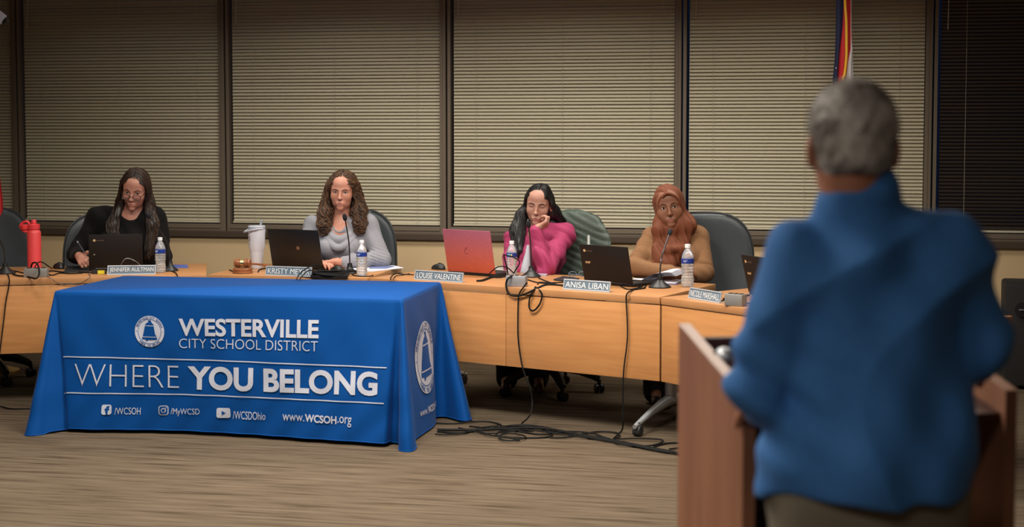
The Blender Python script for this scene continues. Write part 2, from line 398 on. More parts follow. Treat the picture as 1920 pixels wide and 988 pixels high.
def print_mesh(name, V2, F2, fmap, m, sub=.03, off=.0035, **k):
    bm = bmesh.new(); vs = [bm.verts.new((x, 0, z)) for x, z in V2]
    for f in F2:
        try: bm.faces.new([vs[i] for i in f])
        except ValueError: pass
    bmesh.ops.triangulate(bm, faces=bm.faces[:])
    for _ in range(5):
        ed = [e for e in bm.edges if e.calc_length() > sub]
        if not ed: break
        bmesh.ops.subdivide_edges(bm, edges=ed, cuts=1)
        bmesh.ops.triangulate(bm, faces=[f for f in bm.faces if len(f.verts) > 3])
    me = bpy.data.meshes.new(name)
    for v in bm.verts: v.co = Vector(fmap(v.co.x, v.co.z, off))
    bm.to_mesh(me); bm.free(); me.materials.append(m)
    o = bpy.data.objects.new(name, me); C.objects.link(o); o.parent = cl; return setp(o, **k)
def fx(px, py, Y=6.925):
    p = aty(px, py, Y); return p[0], p[2]
def ftext(s, x0, x1, yt0, yb0, yt1, yb1, bold=0., m=PRINT):
    """text between px x0..x1; top/bottom pixel rows at its left and right end"""
    V, F, a = text2d(s, bold); V2 = []
    for u, v in V:
        px = x0+(x1-x0)*u; t = yt0+(yt1-yt0)*u; b_ = yb0+(yb1-yb0)*u
        V2.append(fx(px, b_+(t-b_)*v))
    print_mesh('printed_lettering', V2, F, front_map, m)
ftext('WESTERVILLE', 332, 597, 598, 631, 600, 635, .028)
ftext('CITY SCHOOL DISTRICT', 333, 596, 636, 654, 640, 659, -.012)
ftext('WHERE', 141, 331, 682, 723, 688, 730, -.022)
ftext('YOU BELONG', 348, 711, 688, 733, 696, 741, .036)
ftext('/WCSOH', 215, 261, 765, 778, 766, 779, 0)
ftext('/MyWCSD', 315, 369, 768, 783, 769, 784, 0)
ftext('/WCSDOhio', 433, 496, 773, 788, 774, 789, 0)
ftext('www.', 530, 572, 777, 789, 779, 790, 0)
ftext('WCSOH', 573, 634, 776, 790, 779, 794, .03)
ftext('.org', 636, 663, 779, 797, 781, 799, 0)
def strip(xa, ya, xb, yb, th):
    V2 = []; F2 = []; N = 40
    for i in range(N+1):
        u = i/N; V2 += [fx(xa+(xb-xa)*u, ya+(yb-ya)*u-th/2), fx(xa+(xb-xa)*u, ya+(yb-ya)*u+th/2)]
    for i in range(N): F2.append((2*i, 2*i+1, 2*i+3, 2*i+2))
    print_mesh('printed_line', V2, F2, front_map, PRINT)
strip(119, 668.5, 727, 688.5, 2.0); strip(120, 735.5, 724, 754, 2.0)
def ring2(cx, cz, rx, rz, n=48, r0=0):
    V2 = []; F2 = []
    if r0 == 0:
        for k, q in enumerate((1, .66, .33)):
            V2 += [(cx+rx*q*cos(2*pi*i/n), cz+rz*q*sin(2*pi*i/n)) for i in range(n)]
        for k in range(2): F2 += [(k*n+i, k*n+(i+1) % n, (k+1)*n+(i+1) % n, (k+1)*n+i) for i in range(n)]
        F2.append([2*n+i for i in range(n)])
    else:
        V2 = [(cx+rx*q*cos(2*pi*i/n), cz+rz*q*sin(2*pi*i/n)) for q in (1, r0) for i in range(n)]
        F2 = [(i, (i+1) % n, n+(i+1) % n, n+i) for i in range(n)]
    return V2, F2
def emblem(cx, cz, rx, rz, fmap):
    print_mesh('emblem_disc', *ring2(cx, cz, rx, rz), fmap, PRINT)
    print_mesh('emblem_ring', *ring2(cx, cz, rx*.80, rz*.80, 48, .965), fmap, BLUE, off=.0045)
    def tf(u, v): return (cx+rx*u, cz+rz*v)
    side = [(.045, .66), (.045, .60), (.16, .56), (.29, .44), (.30, .30), (.32, .02), (.38, -.18), (.50, -.34), (.50, -.52)]
    poly = [(-.10, .72), (.10, .72), (.10, .66)]+side+[(.0-.13, -.55), (-.15, -.62), (-.25, -.62), (-.27, -.52), (-.50, -.50), (-.50, -.36)]+[(-a, b) for a, b in side[::-1][2:]]+[(-.10, .66)]
    print_mesh('bell_emblem', [tf(u, v) for u, v in poly], [list(range(len(poly)))], fmap, BLUE, off=.0048)
    for v in (.36, -.355):
        w_ = .30 if v > 0 else .49
        print_mesh('emblem_band', [tf(-w_, v+.018), tf(w_, v+.018), tf(w_, v-.018), tf(-w_, v-.018)], [(0, 1, 2, 3)], fmap, PRINT, off=.0055)
    for s, a0, a1, ins in (('WESTERVILLE CITY SCHOOLS', 163, 17, 1), ('WHERE YOU BELONG', 222, 318, -1)):
        V2 = []; F2 = []; N = len(s)
        for i, ch in enumerate(s):
            if ch == ' ': continue
            V, F, a = text2d(ch, .02); ang = R_(a0+(a1-a0)*(i+.5)/N); h = .13; wch = .075 if ch != 'I' else .03
            nb = len(V2)
            for u, v in V:
                uu = (u-.5)*wch*1.15; rr = .90+(v-.5)*h*ins
                A = ang-ins*uu/.9
                V2.append(tf(rr*cos(A), rr*sin(A)))
            F2 += [[q+nb for q in f] for f in F]
        print_mesh('emblem_lettering', V2, F2, fmap, BLUE, off=.0048)
    for sx in (-1, 1):
        print_mesh('emblem_star', [tf(sx*.89+.035*cos(pi/2+i*pi/5)*(1 if i % 2 == 0 else .45), .035*sin(pi/2+i*pi/5)*(1 if i % 2 == 0 else .45)) for i in range(10)], [list(range(10))], fmap, BLUE, off=.0048)
ex, ez = fx(277.5, 622.5); ex1, _ = fx(305.5, 623); _, ez1 = fx(277.5, 593)
emblem(ex, ez, ex1-ex, ez1-ez, front_map)
q0 = aty(797, 668, 7.3)
def sx_(px, py):   # pixel -> (y, z) on the side panel plane
    r = ray(px, py); p = CP+r*((-1.868-CP[0])/r[0]); return p[1], p[2]
ey, ez = sx_(797, 667); ya, _ = sx_(780, 667); yb, _ = sx_(814, 667); _, za = sx_(797, 602); _, zb_ = sx_(797, 735)
emblem((ya+yb)/2, (za+zb_)/2, (yb-ya)/2, (za-zb_)/2, side_map)
for s, xa, xb, bo in (('www.', 782, 794, 0), ('WCSOH', 794.5, 809, .03), ('.org', 809.5, 820.5, 0)):
    V, F, a = text2d(s, bo); V2 = []
    for u, v in V:
        px = xa+(xb-xa)*u; yb0 = 779-(px-782)*.55; V2.append(sx_(px, yb0-(13 if s != 'www.' else 9)*v))
    print_mesh('printed_lettering', V2, F, side_map, PRINT)
def rrect(cx, cy, w_, h_, r, n=5):
    out = []
    for (sx, sy, a) in ((1, 1, 0), (-1, 1, 90), (-1, -1, 180), (1, -1, 270)):
        for k in range(n+1): q = R_(a+90*k/n); out.append((cx+sx*(w_/2-r)+r*cos(q), cy+sy*(h_/2-r)+r*sin(q)))
    return out
def icon(polys, cx, cy, mm=PRINT, off=.0035, name='printed_icon'):
    for P in polys:
        print_mesh(name, [fx(cx+a, cy-b) for a, b in P], [list(range(len(P)))], front_map, mm, off=off)
icon([rrect(0, 0, 18, 18.5, 4)], 201, 768)
icon([[(-.5, -9), (2.5, -9), (2.5, -1), (5, -1), (5.5, 2), (2.5, 2), (2.5, 3.4), (3.6, 4.4), (5.6, 4.4), (5.6, 7), (2.6, 7), (.2, 5.8), (-.5, 3.6), (-.5, 2), (-3, 2), (-3, -1), (-.5, -1)]], 201, 768, BLUE, .0048)
icon([rrect(0, 0, 18, 18.5, 5)], 302, 772); icon([rrect(0, 0, 14.5, 15, 3.6)], 302, 772, BLUE, .0048)
icon([[(4.6*cos(2*pi*i/18), 4.6*sin(2*pi*i/18)) for i in range(18)]], 302, 772, PRINT, .0058)
icon([[(3*cos(2*pi*i/18), 3*sin(2*pi*i/18)) for i in range(18)]], 302, 772, BLUE, .0068)
icon([[(4.6+1*cos(2*pi*i/8), 4.7+1*sin(2*pi*i/8)) for i in range(8)]], 302, 772, PRINT, .0058)
icon([rrect(0, 0, 26.5, 19, 4)], 415.5, 776.5); icon([[(-3, -4), (-3, 4), (4.5, 0)]], 415.5, 776.5, BLUE, .0048)
# ------------------------------------------------------------------ chairs
def backshape(nu=32, nv=32, W=.60, H=.66, th=.075, grow=0.0):
    """padded executive chair back: superellipse panel, wrapped round the sitter; y<0 is the sitter side"""
    V = []; F = []
    def pt(u, v, side):
        # u,v in -1..1
        a = max(abs(u), abs(v)); 
        hw = (W/2+grow)*(1-.07*(v < 0)*v*v+.0-.05*max(v, 0)**2)
        if a > 0:
            k = a/((abs(u)**3.4+abs(v)**3.4)**(1/3.4)); u2, v2 = u*k, v*k
        else: u2 = v2 = 0
        x = u2*hw; z = v2*(H/2+grow)+H/2
        cup = -.10*(abs(u2))**2.2-.03*abs(v2)**3
        edge = (1-min(a, 1)**5)**.5
        y = cup+side*(th/2+grow)*edge-(.022*cos(u2*pi)*(1-abs(v2))*.5 if side < 0 else 0)
        y += -.10*(z/H)*-.6
        return (x, y, z)
    n = nu+1; m_ = nv+1
    for side in (-1, 1):
        for j in range(m_):
            for i in range(n): V.append(pt(-1+2*i/nu, -1+2*j/nv, side))
    for s_ in range(2):
        o = s_*n*m_
        for j in range(nv):
            for i in range(nu):
                q = (o+j*n+i, o+j*n+i+1, o+(j+1)*n+i+1, o+(j+1)*n+i); F.append(q if s_ == 0 else q[::-1])
    o = n*m_
    rim = [i for i in range(n)]+[j*n+nu for j in range(1, m_)]+[nv*n+i for i in range(nu-1, -1, -1)]+[j*n for j in range(nv-1, 0, -1)]
    for k in range(len(rim)):
        a, b = rim[k], rim[(k+1) % len(rim)]; F.append((b, a, a+o, b+o))
    return V, F
def chair(loc, rz, label, zback=.44, seat_z=.46, base_rot=0):
    """faces local -Y"""
    t = thing('office_chair', label, 'chair', (loc[0], loc[1], 0), rz, 'grey leather swivel chairs behind the desks')
    MB().box(-.26, .26, -.27, .25, seat_z-.055, seat_z+.045, .035).build('seat', t, LEATHER)
    V, F = backshape(); V = [(x, y+.27, z+zback) for x, y, z in V]
    bk = meshdata('backrest', V, F, LEATHER, t)
    pp = []
    for k in range(110):
        a = 2*pi*k/110; u, v = cos(a), sin(a); s_ = max(abs(u), abs(v)); u, v = u/s_, v/s_
        kk = 1/((abs(u)**3.4+abs(v)**3.4)**(1/3.4)); u, v = u*kk, v*kk
        z = v*.33+.33; pp.append((u*.30*(1-.07*(v < 0)*v*v-.05*max(v, 0)**2), -.10*abs(u)**2.2-.03*abs(v)**3+.06*z/.66+.27, z+zback))
    MB().tube(pp, .007, 5, True).build('piping', bk, mat('black_piping', (.02, .02, .022), .5))
    MB().box(-.05, .05, .28, .34, seat_z-.05, zback+.25, .01).build('back_bracket', t, DARK)
    MB().lathe([(.03, .18), (.03, .30), (.022, .30), (.022, seat_z-.04)], 12).build('gas_lift', t, DARK)
    for sx in (-1, 1):
        mb = MB(); mb.tube(spline([(sx*.24, .12, seat_z-.03), (sx*.31, .12, seat_z+.02), (sx*.315, .10, seat_z+.20)], 4), .016, 8)
        mb.box(sx*.315-.03, sx*.315+.03, -.14, .17, seat_z+.19, seat_z+.22, .012); mb.build('armrest', t, DARK)
    for k in range(5):
        a = R_(base_rot)+2*pi*k/5; c, s_ = cos(a), sin(a)
        pts = [(c*r, s_*r, z) for r, z in ((.02, .17), (.10, .165), (.20, .14), (.28, .105), (.31, .085))]
        arm = MB().tube(pts, [.044, .040, .034, .027, .021], 8).build('base_arm', t, BLACK)
        mb = MB(); 
        ca, sa = cos(a+1.9), sin(a+1.9); cx, cy = c*.31, s_*.31
        for off in (-.016, .016):
            T = Matrix.Translation((cx-sa*off, cy+ca*off, .03)) @ Matrix.Rotation(a+1.9, 4, 'Z'); mb.T = T
            mb.lathe([(.008, -.011), (.028, -.009), (.030, 0), (.028, .009), (.008, .011)], 14, (0, 0, 0), 'y')
        mb.T = None; mb.tube([(cx, cy, .03), (cx, cy, .085)], .012, 6)
        mb.build('caster', arm, BLACK)
    return t
def floorp(px, D):  # floor point under pixel column at depth D
    p = atd(px, 400, D); return p
p = floorp(-42, 9.05); chair(p, R_(22), 'empty grey leather swivel chair cut off by the left edge', .435, base_rot=20)
p = floorp(228, 9.32); chair(p-np.array([0, .27, 0]), R_(14), 'grey leather swivel chair behind the woman in black with glasses', .405, base_rot=50)
p = floorp(682, 9.28); chair(p-np.array([0, .27, 0]), R_(20), 'grey leather swivel chair behind the curly-haired woman', .43, base_rot=10)
chair_l = chair((-1.40, 8.53), R_(-13), 'grey leather swivel chair under the green quilted jacket', .42, base_rot=-52)
chair((-.40, 8.31), R_(16), 'grey leather swivel chair behind the woman in a rust headscarf', .45, base_rot=-160)
# green quilted jacket over a chair back (its own thing)
JACK = mat('green_quilted_nylon', (.060, .085, .068), .55, bump=(60, .5), sheen=.04)
V, F = backshape(72, 72, W=.60, H=.66, th=.075, grow=.022)
V2 = []
for x, y, z in V:
    q = .008*abs(sin((z*1.0+.35*x+.020*sin(x*9)+.006*sin(x*31))*pi/.047))**.6
    n_ = -1 if y < .03 else 1
    V2.append((x*1.03+.006*sin(z*40), y+n_*q+.27, z+q*.6+.42+.004*sin(x*30)))
jt = thing('jacket', 'green quilted jacket draped over the chair back behind the woman in pink', 'jacket', chair_l.location, R_(-13))
meshdata('jacket_body', V2, F, JACK, jt)
mb = MB(); mb.tube(spline([(.215, .12, .96), (.235, .07, .86), (.262, .02, .72), (.27, .0, .60)], 6), .009, 6); mb.build('zip', jt, mat('zip_tape', (.35, .38, .36), .5))

# ------------------------------------------------------------------ things on the desks
def edge(BL, BR, z):
    a, b = atz(*BL, z), atz(*BR, z); d = b-a; return a, math.hypot(d[0], d[1]), math.atan2(d[1], d[0])
PLATE = mat('slate_plate', (.12, .17, .225), .4); LETT = mat('engraved_white', (.78, .78, .78), .5)
def nameplate(txt, BL, BR, label, h=.055):
    a, Ln, ang = edge(BL, BR, DZ+.002)
    t = thing('nameplate', label, 'nameplate', (a[0], a[1], DZ+.0005), ang, 'engraved nameplates on the desk fronts')
    T = Matrix.Rotation(R_(-14), 4, 'X')
    mb = MB(); mb.T = T; mb.box(0, Ln, 0, .004, .0, h, 0); mb.build('plate', t, PLATE, False)
    mb = MB(); mb.T = T; mb.box(-.002, Ln+.002, -.003, .006, -.001, .006); mb.box(-.002, Ln+.002, -.003, .006, h-.004, h+.002)
    mb.box(-.002, .002, -.002, .006, .004, h-.003); mb.box(Ln-.002, Ln+.002, -.002, .006, .004, h-.003)
    mb.T = None; mb.box(0, Ln, -.004, .035, 0, .003); mb.build('holder', t, mat('satin_aluminium', (.52, .55, .60), .45, .35), False)
    mb = MB(); mb.T = T; text_on(mb, txt, Ln*.04, Ln*.965, h*.22, h*.80, -.0012, -.004); mb.build('lettering', t, LETT, False)
nameplate('JENNIFER AULTMAN', (202, 515), (291, 514), 'slate nameplate in front of the laptop of the woman with glasses')
nameplate('KRISTY MEYER', (498, 515.5), (582.5, 518.5), 'slate nameplate in front of the black laptop beside the gavel')
nameplate('LOUISE VALENTINE', (777, 523.5), (866, 529.5), 'slate nameplate in front of the pink laptop')
nameplate('ANISA LIBAN', (1056, 541.5), (1142, 547.5), 'slate nameplate in front of the dark laptop of the woman in the headscarf')
nameplate('NICOLE MARSHALL', (1290.7, 558), (1349, 568), 'slate nameplate turned to the right beside the standing man')

LAPB = mat('laptop_brown_black', (.010, .006, .0045), .6, spec=.3); KEY = mat('keyboard_dark', (.03, .03, .032), .6)
def laptop(BL, BR, z, h, lean, label, lid, basem=None, marks=None, depth=.22):
    a, Ln, ang = edge(BL, BR, z)
    t = thing('laptop', label, 'laptop', (a[0], a[1], DZ+.001), ang, 'open laptops seen from behind')
    mb = MB(); mb.box(0, Ln, .002, depth, .002, .016, .003); mb.build('base', t, basem or LAPB)
    MB().box(.02, Ln-.02, .03, depth*.6, .0162, .0175).build('keyboard', t, KEY, False)
    T = Matrix.Translation((0, 0, .016)) @ Matrix.Rotation(R_(lean), 4, 'X')
    mb = MB(); mb.T = T; mb.box(0, Ln, -.003, .004, 0, h, .003); ld = mb.build('lid', t, lid)
    mb = MB(); mb.T = T; mb.box(.008, Ln-.008, .0042, .0046, .012, h-.008); mb.build('screen', ld, mat('screen_glow', (.30, .36, .45), .3, emit=.5), False)
    mb = MB()
    mb.tube([(Ln*.12, .002, .016), (Ln*.88, .002, .016)], .006, 8); mb.build('hinge', t, BLACK)
    if marks: marks(ld, Ln, h, T)
    return t
GOLD = mat('laptop_mark_gold', (.62, .40, .20), .4); SILM = mat('laptop_mark_silver', (.5, .47, .42), .3, .6)
def mk(ld, T, fn, m, name='logo'):
    mb = MB(); mb.T = T; fn(mb); mb.build(name, ld, m, False)
def marks_cb(ld, Ln, h, T, brand=None):
    def a(mb): mb.add([(.034+.008*cos(i*pi/8), -.0036, h-.035+.008*sin(i*pi/8)) for i in range(16)], [list(range(16))])
    def b(mb): text_on(mb, 'chromebook', .046, .090, h-.039, h-.031, -.0036)
    mk(ld, T, a, GOLD); mk(ld, T, b, mat('laptop_mark_dim', (.20, .14, .09), .5), 'lettering')
    def c(mb): mb.add([(.032+.006*u, -.0036, h*.42+.006*v) for u, v in ((-1, -.6), (1.2, -.6), (.3, .9))], [(0, 1, 2)])
    if brand: mk(ld, T, lambda mb: text_on(mb, brand, .030, .066, h*.49, h*.545, -.0036, .03), GOLD, 'lettering')
    else: mk(ld, T, c, SILM)
laptop((167, 509), (268, 506.5), DZ, .212, 8, 'brown-black laptop in front of the woman with glasses', LAPB, marks=marks_cb)
def marks_sf(ld, Ln, h, T):
    def f(mb):
        for i in (0, 1):
            for j in (0, 1): mb.add([(Ln*.535+i*.0105+u*.0095, -.0036, h*.47+j*.0105+v*.0095) for u, v in ((0, 0), (1, 0), (1, 1), (0, 1))], [(0, 1, 2, 3)])
    mk(ld, T, f, mat('laptop_mark_copper', (.34, .22, .15), .35, .6))
laptop((511, 503), (606, 507), DZ, .242, 14, 'black laptop in front of the curly-haired woman', mat('black_metal_lid', (.008, .008, .008), .4), marks=marks_sf)
PINKL = bpy.data.materials.new('glitter_pink_orange_lid'); PINKL.use_nodes = True; nt = PINKL.node_tree; b = nt.nodes['Principled BSDF']; b.inputs['Roughness'].default_value = .45
tc = nt.nodes.new('ShaderNodeTexCoord'); sp_ = nt.nodes.new('ShaderNodeSeparateXYZ'); rp = nt.nodes.new('ShaderNodeValToRGB'); ns = nt.nodes.new('ShaderNodeTexNoise'); ns.inputs['Scale'].default_value = 420
rp.color_ramp.elements[0].position = .1; rp.color_ramp.elements[0].color = (.52, .10, .055, 1); rp.color_ramp.elements[1].position = .95; rp.color_ramp.elements[1].color = (.36, .10, .15, 1)
mx = nt.nodes.new('ShaderNodeMixRGB'); mx.blend_type = 'OVERLAY'; mx.inputs[0].default_value = .9
nt.links.new(tc.outputs['Generated'], sp_.inputs[0]); nt.links.new(sp_.outputs[2], rp.inputs[0]); nt.links.new(tc.outputs['Object'], ns.inputs['Vector'])
nt.links.new(rp.outputs[0], mx.inputs[1]); nt.links.new(ns.outputs['Fac'], mx.inputs[2]); nt.links.new(mx.outputs[0], b.inputs['Base Color'])
def marks_ap(ld, Ln, h, T):
    def f(mb):   # outlined crescent apple mark
        cx, cz = Ln*.46, h*.50
        for a0, a1 in ((75, 320),):
            pts = [(cx+.013*cos(R_(a)), -.0040, cz+.016*sin(R_(a))) for a in np.linspace(a0, a1, 20)]
            mb.tube(pts, .0011, 4)
        mb.tube([(cx, -.004, cz+.018), (cx+.005, -.004, cz+.026)], .0015, 4)
    mk(ld, T, f, mat('laptop_mark_dark', (.16, .04, .05), .3))
laptop((840, 513), (929, 519.5), DZ, .262, 12, 'glittery pink and orange laptop beside the bottle', PINKL, BLACK, marks_ap)
laptop((1096, 531), (1187, 539), DZ, .215, 14, 'brown-black laptop in front of the woman in the headscarf', LAPB, marks=lambda ld, Ln, h, T: marks_cb(ld, Ln, h, T, 'acer'))
laptop((1404, 553), (1478, 567), DZ, .205, 14, 'brown-black laptop half hidden by the standing man', LAPB, marks=lambda ld, Ln, h, T: marks_cb(ld, Ln, h, T, 'acer'))

# water bottles
LABEL = mat('bottle_label_blue', (.012, .04, .26), .35)
def water(px, py, z0, label, tri=False, sc=1.0):
    p = atz(px, py, DZ); t = thing('water_bottle', label, 'bottle', (p[0], p[1], DZ+.0005), .5, 'clear plastic water bottles with blue labels'); t.scale = (sc,)*3
    rb = lambda z: .0016*sin(z*420)
    prof = [(.02, 0), (.028, .003)]+[(.0315+rb(z)-(.003*math.exp(-((z-.062)/.012)**2)), z) for z in np.linspace(.01, .115, 26)]+[(.0315, .118), (.0315, .143), (.030, .150), (.026, .165), (.019, .180), (.0125, .190), (.0115, .197), (.0115, .203)]
    def wob(r, a, z): return r*(1+.03*sin(a*6+z*260)*(.012 < z < .112))
    MB().lathe(prof, 26, fn=wob).build('bottle_body', t, CLEAR, auto=80)
    MB().lathe([(.0322, .1185), (.0322, .1425)], 26).build('bottle_label', t, LABEL, label='blue wrap label')
    if tri:
        for k, c in enumerate(((.35, .8, .85), (.25, .75, .65), (.9, .6, .2))):
            a = -pi/2-.5+(k-1)*.36-.2; mb = MB()
            mb.sphere((.0325*cos(a), .0325*sin(a), .131), (.005, .005, .005), 8); mb.build('label_dot', t, mat('dot%d' % k, c, .5))
    else:
        mb = MB()
        for z, w0 in ((.134, 1), (.128, .7)):
            for k in range(5):
                a = -pi/2-.9+k*.14*w0-.2; mb.box(.0326*cos(a)-.001, .0326*cos(a)+.002, .0326*sin(a)-.0008, .0326*sin(a), z-.0015, z+.0015)
        mb.build('label_print', t, WHITE, kind='stuff')
    MB().lathe([(.0145, .195), (.0145, .212), (.0135, .214)], 18).build('bottle_cap', t, WHITE)
water(301, 511, 0, 'water bottle beside the nameplate of the woman with glasses')
water(678.5, 518, 0, 'water bottle beside the curly-haired woman\'s microphone')
water(959.5, 518, 0, 'water bottle behind the cable box near the pink laptop, label with coloured dots', True, .98)
water(1289, 537.5, 0, 'water bottle beside the nameplate turned to the right', sc=1.1)

# coral bottle
CORAL = mat('coral_powder_coat', (.80, .07, .075), .45)
p = atz(65, 505, DZ); t = thing('drink_bottle', 'tall coral sports bottle with a looped carry lid', 'bottle', (p[0], p[1], DZ+.0005), .2)
MB().lathe([(.038, 0), (.042, .003), (.042, .225), (.040, .235), (.030, .247), (.030, .250)], 30).build('bottle_body', t, CORAL)
MB().lathe([(.036, .250), (.036, .278), (.032, .281), (.016, .283), (.016, .305), (.0145, .308)], 28).build('bottle_lid', t, mat('coral_lid', (.75, .05, .06), .35))
MB().tube(spline([(-.025, 0, .252), (-.05, -.01, .235), (-.082, 0, .262), (-.075, .005, .285), (-.045, .0, .298), (-.028, 0, .285)], 6, True), .008, 8, True).build('carry_loop', t, mat('coral_lid', (.75, .05, .06), .35))
MB().lathe([(.012, 0), (.024, .006), (.026, .03), (.02, .034)], 16, (-.055, -.004, .245)).build('spout_cap', t, mat('coral_lid', (0, 0, 0)))
# white tumbler
p = atz(482, 503, DZ); t = thing('tumbler', 'tall white insulated tumbler with handle strap and straw', 'tumbler', (p[0], p[1], DZ+.0005), .15)
TW = mat('white_powder_coat', (.66, .68, .76), .4)
MB().lathe([(.034, 0), (.037, .004), (.041, .10), (.043, .112), (.050, .130), (.0535, .235), (.0535, .245), (.050, .248)], 32).build('tumbler_body', t, TW)
MB().lathe([(.052, .245), (.0545, .250), (.0545, .262), (.050, .268)], 32).build('tumbler_lid', t, mat('grey_lid', (.42, .44, .5), .35))
MB().tube(spline([(.045, -.03, .25), (.0, -.062, .246), (-.06, -.04, .232), (-.078, 0, .226), (-.06, .04, .24), (0, .058, .25), (.045, .03, .25)], 6), [.006]*37, 6).build('handle_strap', t, mat('grey_lid', (0, 0, 0)))
MB().tube([(.018, .0, .25), (.034, .0, .302)], .0075, 10).build('straw', t, mat('grey_straw', (.45, .5, .56), .3, trans=.3))
mb = MB(); V, F, _ = text2d('S', .01)
mb.add([(.0525*cos(-pi/2-.78+.22*(v[0]-.5)), .0525*sin(-pi/2-.78+.22*(v[0]-.5)), .175+.028*v[1]) for v in V], F); mb.build('lettering', t, BLACK, False)
# gavel and sound block
GV = mat('gavel_walnut', (.22, .075, .028), .3, col2=(.30, .11, .045), scale=(20, 20, 60)); BRASS = mat('brass_band', (.75, .6, .3), .3, 1)
p = atz(455, 512, DZ); t = thing('sound_block', 'round turned wooden sound block under the gavel', 'sound block', (p[0], p[1], DZ+.0005))
MB().lathe([(.052, 0), (.060, .002), (.060, .009), (.056, .012), (.058, .015), (.058, .026), (.054, .031), (.050, .032)], 36).build('block', t, GV)
t = thing('gavel', 'turned brown gavel with a brass band on its round block', 'gavel', (p[0], p[1], DZ+.034), .1)
MB().lathe([(.018, -.050), (.024, -.048), (.026, -.038), (.022, -.034), (.027, -.030), (.0265, -.016), (.021, -.012), (.021, .012), (.0265, .016), (.027, .030), (.022, .034), (.026, .038), (.024, .048), (.018, .050)], 28, (0, 0, .0275), 'x').build('gavel_head', t, GV)
MB().lathe([(.0218, -.011), (.0218, .011)], 28, (0, 0, .0275), 'x').build('brass_band', t, BRASS)
MB().tube([(.0, .02, .025), (.09, .13, .006), (.15, .21, -.024)], [.007, .0065, .010], 10).build('gavel_handle', t, GV)

# microphones
def mic(base, tip, D, label, rbase=.062, lean=0):
    p = atz(*base, DZ); t = thing('microphone', label, 'microphone', (p[0], p[1], DZ+.0005), YAW, 'gooseneck desk microphones')
    q = atd(*tip, D)-p; loc = np.array([q@rt, q@fh, q[2]])
    MB().lathe([(rbase, 0), (rbase, .006), (rbase*.82, .014), (rbase*.45, .030), (.016, .042), (.014, .062), (.009, .064)], 28).build('mic_base', t, BLACK)
    P = spline([(0, 0, .05), (loc[0]*.12, loc[1]*.1, .05+loc[2]*.35), (loc[0]*.5+lean, loc[1]*.5, loc[2]*.75), (loc[0]*.93, loc[1]*.95, loc[2]*.97)], 8)
    MB().tube(P, .0042, 8).build('gooseneck', t, mat('mic_stem', (.05, .05, .055), .3, .6))
    d = np.array(P[-1])-np.array(P[-3]); d = d/np.linalg.norm(d); e0 = np.array(P[-1])
    MB().tube([e0-d*.002, e0+d*.006, e0+d*.02, e0+d*.034, e0+d*.042], [.006, .0125, .0145, .0125, .005], 12).build('mic_head', t, mat('mic_foam', (.012, .012, .015), .95))
    return t
mic((10, 513), (-4, 440), 8.45, 'gooseneck microphone at the left edge of the photo')
mic((319, 508), (279, 405), 8.6, 'gooseneck microphone behind the first water bottle, in front of the woman with glasses', .05)
mic((656, 513), (647, 410), 8.5, 'gooseneck microphone in front of the curly-haired woman', .045)
mic((996, 519), (991, 423), 8.3, 'gooseneck microphone in front of the woman in pink', .058)
mic((1237, 539), (1256, 437), 7.95, 'gooseneck microphone in front of the woman in the headscarf')

def mouse(px, py, label, rz):
    p = atz(px, py, DZ); t = thing('computer_mouse', label, 'mouse', (p[0], p[1], DZ+.0005), rz, 'black computer mice')
    V = []; F = []; n = 20; m_ = 9
    for j in range(m_+1):
        th = j/m_*pi/2
        for i in range(n):
            a = 2*pi*i/n; V.append((.031*cos(a)*cos(th)**.7, .056*sin(a)*cos(th)**.7, .036*sin(th)*(1-.15*sin(a))))
    for j in range(m_):
        for i in range(n): F.append((j*n+i, j*n+(i+1) % n, (j+1)*n+(i+1) % n, (j+1)*n+i))
    F.append(list(range(n))[::-1])
    meshdata('mouse_body', V, F, BLACK, t)
    MB().sphere((0, -.028, .029), (.0035, .009, .008), 10).build('scroll_wheel', t, GREYMET)
mouse(110, 503.5, 'black mouse beside the grey box, right of the coral bottle', .9)
mouse(631, 509, 'black mouse on the cable heap left of the curly-haired woman\'s microphone', .9)
mouse(822, 505, 'black mouse standing between nameplate and pink laptop', 1.0)
# grey desk power boxes
def pbox(BL, BR, label, h=.052, m_=mat('box_anodised', (.24, .225, .215), .5, .2), d=.06):
    a, Ln, ang = edge(BL, BR, DZ); t = thing('power_box', label, 'power box', (a[0], a[1], DZ+.0005), ang, 'grey power boxes on the desks')
    MB().box(0, Ln, 0, d, 0, h, .003).build('box_body', t, m_)
    mb = MB()
    for k in range(3): mb.box(Ln*(.12+.3*k), Ln*(.30+.3*k), .015, d-.015, h, h+.003, .001)
    mb.build('socket_panel', t, BLACK)
pbox((44, 520.5), (88, 520), 'grey power box in front of the coral bottle')
pbox((948, 537.5), (985, 538.5), 'grey power box below the bottle with coloured dots', .06, mat('box_light', (.34, .34, .36), .4, .4))
pbox((1358, 573), (1391, 575.5), 'grey power box beside the nameplate turned to the right', .058)
